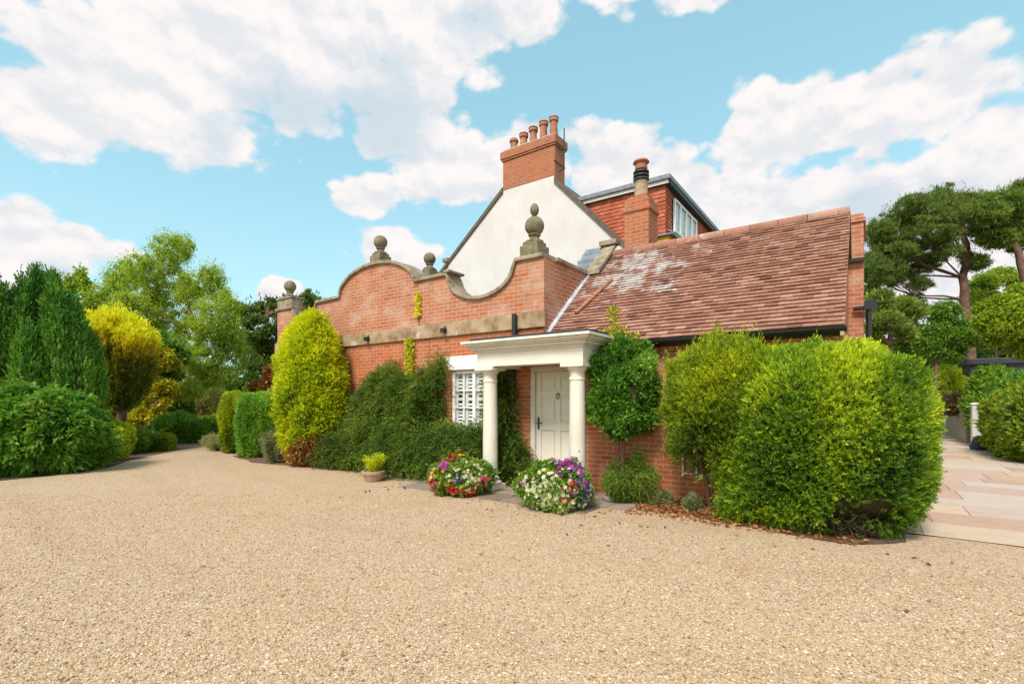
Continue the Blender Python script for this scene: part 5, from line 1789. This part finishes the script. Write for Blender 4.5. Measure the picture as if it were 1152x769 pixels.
# far trees behind the left garden (each its own)
far = [(150, 445, 26, 26, 34), (182, 450, 24, 22, 36), (215, 432, 22, 20, 40), (262, 436, 20, 18, 38), (244, 447, 16, 18, 33), (282, 450, 18, 22, 36), (120, 440, 22, 40, 30), (60, 430, 40, 50, 32), (318, 448, 22, 24, 36), (5, 420, 40, 60, 30), (285, 430, 14, 20, 42)]
labs = ['far dark tree behind the golden acer', 'far dark tree behind the leaning birch trunk', 'far green tree above the pale small tree', 'far green tree between the pale small tree and the hedge block', 'far light green tree over the end of the drive',
        'far dark tree above the hedge block', 'far dark tree behind the golden yew', 'far tree hidden behind the dark conifers', 'far dark tree beside the brick pier', 'far tree behind the conifer at the left edge', 'far dark tree below the layered pine']
for (px, py, rx, ry, Y), lab in zip(far, labs):
    m = random.choice(['dark_tree', 'birch', 'dark_tree'])
    clump_tree('far_tree', lab, 'tree', (*P(px, 450, Y)[:2], 0), px_clumps(Y, [(px, py, rx * .8, ry * .7), (px - rx * .5, py + ry * .4, rx * .6, ry * .6), (px + rx * .5, py + ry * .3, rx * .6, ry * .6), (px, py + ry * .9, rx, ry * .5)]),
               12000, .20, .11, m, trunk=px_path(Y, [(px, 475), (px, py)]), sub=12, trunk_r=.15, group='far trees behind the left garden', tint0=.5)

# ------------------------------------------------------------------ right of the house
RY = 23.0
pine('big spreading pine with bare reddish trunk right of the roof', RY,
     [(1000, 268, 24, 13), (985, 290, 16, 14, 1), (1012, 243, 22, 11, .5), (1040, 232, 26, 11, -.5), (1062, 222, 24, 10), (1088, 232, 26, 11, .8), (1046, 258, 30, 12, -1), (1078, 254, 26, 11, .5), (1020, 285, 26, 12, .6), (1052, 282, 22, 9, 1.2), (1108, 250, 22, 10, -.6), (1000, 310, 22, 12),
      (1070, 240, 28, 10, -1.2), (985, 262, 14, 12, .8), (978, 312, 12, 16, .4), (1030, 305, 18, 8, .8), (1115, 268, 20, 8, .3)] + pads(4, 60, [(972, 1040, 320, 370), (975, 1050, 240, 320), (1000, 1110, 222, 300), (975, 1010, 270, 335)]),
     [(1096, 450), (1092, 400), (1086, 345), (1083, 312), (1089, 285, .3), (1083, 262, .4), (1078, 232, .2)], 150000, trunk_r=.24, limb_r=.032, L=.16, Wd=.024, sub=36, subr=.155, tint0=.52)
pine('right hand pine reaching in from the edge of the photograph', RY - 1, [(1128, 230, 26, 11), (1150, 218, 22, 10, .5), (1112, 243, 22, 9, -.6), (1138, 252, 26, 10, .5), (1160, 240, 22, 11), (1125, 270, 22, 8), (1150, 272, 22, 9, .7), (1175, 228, 22, 14), (1180, 262, 20, 12)],
     [(1172, 450), (1166, 390), (1156, 330), (1147, 285), (1135, 262, .3), (1128, 240, .2)], 70000, trunk_r=.22, limb_r=.035, L=.20, Wd=.034, mat='pine_light', tint0=.36, sub=34, subr=.16)
pine('lower light green pine with flat layered boughs beside the house corner', RY - 5, [(988, 340, 18, 8), (1012, 346, 20, 7, .5), (1000, 362, 22, 7, -.5), (982, 372, 14, 8), (1026, 352, 16, 6, .6), (1015, 376, 18, 7), (990, 392, 16, 8, .5)],
     [(1000, 450), (1001, 400), (1002, 345)], 17000, mat='pine_light', trunk_r=.13, limb_r=.04, L=.2, Wd=.045, tint0=.5, sub=14)
RT = [('dark_evergreen', 'dark evergreen mass below the spreading pine', 27, 'dark_tree', [(985, 405, 22, 16), (1012, 395, 20, 18, 1), (1040, 400, 22, 20), (1028, 372, 16, 14, 1), (1062, 385, 18, 22, .6), (1000, 425, 26, 16), (1050, 425, 30, 16), (1085, 405, 22, 18), (1095, 380, 18, 16, 1), (1110, 425, 24, 16)], 30000, .17, .09, 1020, .55),
      ('green_tree', 'mid green leafy tree in front of the pine trunk', 19, 'laurel_light', [(1062, 352, 18, 13), (1078, 368, 18, 12, .4), (1056, 374, 18, 13), (1084, 380, 18, 11, -.4), (1064, 396, 20, 14), (1042, 388, 14, 13)], 46000, .10, .055, 1050, .45),
      ('bright_tree', 'bright yellow green leafy tree at the right edge above the garden room', 16.5, 'lime', [(1130, 345, 20, 14), (1150, 335, 20, 16, .4), (1112, 362, 16, 13), (1140, 368, 24, 14, -.4), (1122, 380, 16, 10), (1156, 388, 20, 16), (1170, 360, 24, 24), (1128, 358, 18, 16, .8), (1150, 352, 20, 16, -.6), (1145, 384, 18, 12, .5), (1108, 348, 12, 10, .3)], 80000, .095, .055, 1160, .15),
      ('loose_tree', 'loose light leaved tree behind the bright tree, under the right hand pine', 26, 'birch', [(1108, 318, 18, 11), (1128, 310, 16, 10, .5), (1098, 335, 16, 11), (1118, 340, 22, 12, -.5), (1150, 315, 18, 12)], 26000, .12, .07, 1118, .6)]
for nm, lab, Y, m, cl, n, L_, W_, tx, t0_ in RT:
    clump_tree(nm, lab, 'tree', (*P(tx, 450, Y)[:2], 0), px_clumps(Y, cl), n, L_, W_, m, trunk=px_path(Y, [(tx, 465), (tx + 3, 420), (tx, cl[0][1] + 5)]), sub=34, subr=.24, trunk_r=.10, limb_r=.022, tint0=t0_, droop=.25, shell=.42, tvar=.2, loose=.18)
for px, py, rx, ry, Y, lab in ((1062, 405, 26, 34, 31, 'mid distance dark tree between the pine trunk and the garden room'), (1120, 400, 30, 38, 32, 'mid distance dark tree rising right behind the garden room roof'), (1160, 380, 30, 46, 33, 'mid distance dark tree behind the bright tree'), (975, 420, 22, 30, 40, 'far dark tree at the corner of the house'), (1035, 415, 30, 30, 42, 'far dark tree behind the spreading pine'), (1095, 410, 30, 34, 40, 'far tree behind the garden room'), (1150, 405, 30, 40, 38, 'far tree at the right edge')):
    clump_tree('far_tree', lab, 'tree', (*P(px, 450, Y)[:2], 0), px_clumps(Y, [(px, py, rx * .8, ry * .7), (px - rx * .5, py + ry * .4, rx * .6, ry * .6), (px + rx * .5, py + ry * .3, rx * .6, ry * .6), (px, py + ry * .8, rx, ry * .5)]),
               14000, .22, .12, 'dark_tree', trunk=px_path(Y, [(px, 470), (px, py)]), sub=12, trunk_r=.15, group='far trees behind the right garden', tint0=.5)
b = P(1072, 450, 25)
hedge('bright_hedge', 'bright yellow green shrub bank beyond the stone garden wall', 'hedge', (b[0], 25.5, 1.5), (1.1, 1.0, 1.7), 2.4, 0, 22000, .14, .055, 'lime', tint0=.3, tip_lit_z=.2, up=.5, lump=.16, depth=.3, core_scale=.8)

# garden room, wall, pillar
gr = empty('garden_room', (*P(1112, 450, 20.5)[:2], 0), HROT, label='dark grey flat roofed garden room beyond the shrubs', cat='garden room')
mb = MB()
mb.box(-.55, 1.5, -.6, 1.3, 0, 2.62); mb.build('wall', 'anthracite', gr)
mb = MB(); mb.box(-.78, 1.75, -.85, 1.5, 2.95, 3.18); mb.build('roof', 'anthracite', gr, bevel=.02)
mb = MB(); mb.box(-.65, 1.6, -.7, 1.4, 2.62, 2.95); mb.build('fascia', 'dark_metal', gr)
mb = MB()
for x in (-.45, .5): mb.box(x, x + .85, -.63, -.601, .15, 2.4)
for y_ in (-.5, .35): mb.box(-.58, -.551, y_, y_ + .75, .15, 2.4)
mb.build('window', 'glass', gr)
def wall_between(name, pa, pb, h, th, mat, label, cat, cap=None):
    pa, pb = np.array(pa), np.array(pb)
    d = pb - pa; L_ = np.linalg.norm(d)
    mb = MB(); mb.box(0, L_, -th / 2, th / 2, -.05, h)
    o = empty(name, (pa[0], pa[1], 0), math.atan2(d[1], d[0]), label=label, cat=cat)
    mb.build('stonework', mat, o)
    if cap:
        mb = MB(); mb.box(-.03, L_ + .03, -th / 2 - .04, th / 2 + .04, h + .001, h + .07); mb.build('capping', cap, o, bevel=.01)
    return o
wall_between('garden_wall', P(1093, 450, 17.2)[:2], P(1066, 450, 23)[:2], 1.12, .3, 'garden_stone', 'low brown stone garden wall along the far side of the paved path', 'wall', 'stone')
mb = MB()
mb.box(-.17, .17, -.17, .17, -.02, 1.36)
pl = empty('gate_pillar', (*P(1101, 450, 15.8)[:2], 0), HROT, label='white rendered square pillar at the end of the stone garden wall', cat='pillar')
mb.build('shaft', 'white_render', pl, bevel=.01)
mb = MB(); mb.box(-.20, .20, -.20, .20, 1.361, 1.42); mb.build('cap', 'white_paint', pl, bevel=.01)
b = P(1070, 450, 22.3)
pl = empty('far_pillar', (b[0], b[1], 0), HROT, label='far white rendered pillar beside the bright shrub bank at the end of the wall', cat='pillar')
mb = MB(); mb.box(-.22, .22, -.22, .22, -.02, 1.50); mb.build('shaft', 'white_render', pl, bevel=.01)
mb = MB(); mb.box(-.26, .26, -.26, .26, 1.501, 1.56); mb.build('cap', 'white_paint', pl, bevel=.01)
mb = MB()
mb.lathe([(.02, 0), (.20, .02), (.22, .10), (.17, .22), (.13, .34), (.09, .40), (.02, .42)], 0, 0, 16)
u = mb.build('stone_ornament', 'roofing_felt', smooth=True); u.location = P(1101, 450, 15.0)[:2] + (0.01,)
tag(u, 'dark grey rounded garden ornament at the foot of the white pillar', 'ornament')
b = P(1081, 450, 18.5)
hedge('purple_shrub', 'dark purplish shrub spilling over the stone garden wall', 'shrub', (b[0] + .25, 18.9, 1.32), (.36, .5, .36), 2, 0, 5000, .14, .06, 'purple_shrub', tint0=.5, rnd=.9, lump=.12, depth=.3, core_scale=.6)
b = P(1112, 450, 14.2)
hedge('broadleaf_shrub', 'fresh green broad leaved shrub above the white pillar', 'shrub', (16.15, 16.7, 1.25), (.62, .6, 1.3), 2.1, 0, 16000, .14, .075, 'laurel_light', tint0=.55, rnd=.9, lump=.14, depth=.35, core_scale=.65)
hedge('bronze_shrub', 'golden bronze tinted shrub bank along the right edge of the paved path', 'shrub', (13.55, 12.7, .85), (.95, 2.5, 1.0), 2.6, HROT, 60000, .11, .05, 'bronze_shrub', tint0=.38, rnd=.9, lump=.14, lwl=.6, depth=.3, stray=.15, holeamt=.2, core_scale=.78, tvar=.2)
hedge('dark_shrub', 'dark green shrub at the right edge above the golden bronze bank', 'shrub', (P(1160, 450, 14.5)[0] + .3, 14.9, 1.5), (.8, .8, .8), 2.1, 0, 12000, .14, .06, 'laurel', tint0=.5, rnd=.9, lump=.14, depth=.35, core_scale=.65)

# the wood that closes the view all round the garden
lv = Leaves()
for a0, a1, rad, hh, n in ((-62, -12, 46, 6.0, 30000), (20, 75, 46, 8.5, 45000), (-12, 20, 52, 6.0, 16000)):
    a = np.radians(rng.uniform(a0, a1, n))
    q = np.stack([np.sin(a) * rad, np.cos(a) * rad, np.zeros(n)], 1)
    top = hh * (.78 + .22 * waves(q, 7.0, 21) + .10 * waves(q, 2.5, 22))
    q[:, 2] = np.maximum(top, 1.5) * rng.random(n) ** .8
    q[:, :2] *= (1 + rng.normal(0, .02, n) + .03 * waves(q, 3.0, 23))[:, None]
    lv.add(q, rng.normal(0, 1, (n, 3)) + np.array((0, -.6, .5)), rng.uniform(.22, .42, n), rng.uniform(.14, .24, n), .45 + .2 * waves(q, 3.0, 24) + rng.normal(0, .12, n))
b = empty('tmp'); fw_ = lv.build('far_wood', 'dark_tree', b); fw_.parent = None; bpy.data.objects.remove(b)
fw_['kind'] = 'stuff'; fw_['label'] = 'far dark green wood closing the view behind the garden trees'
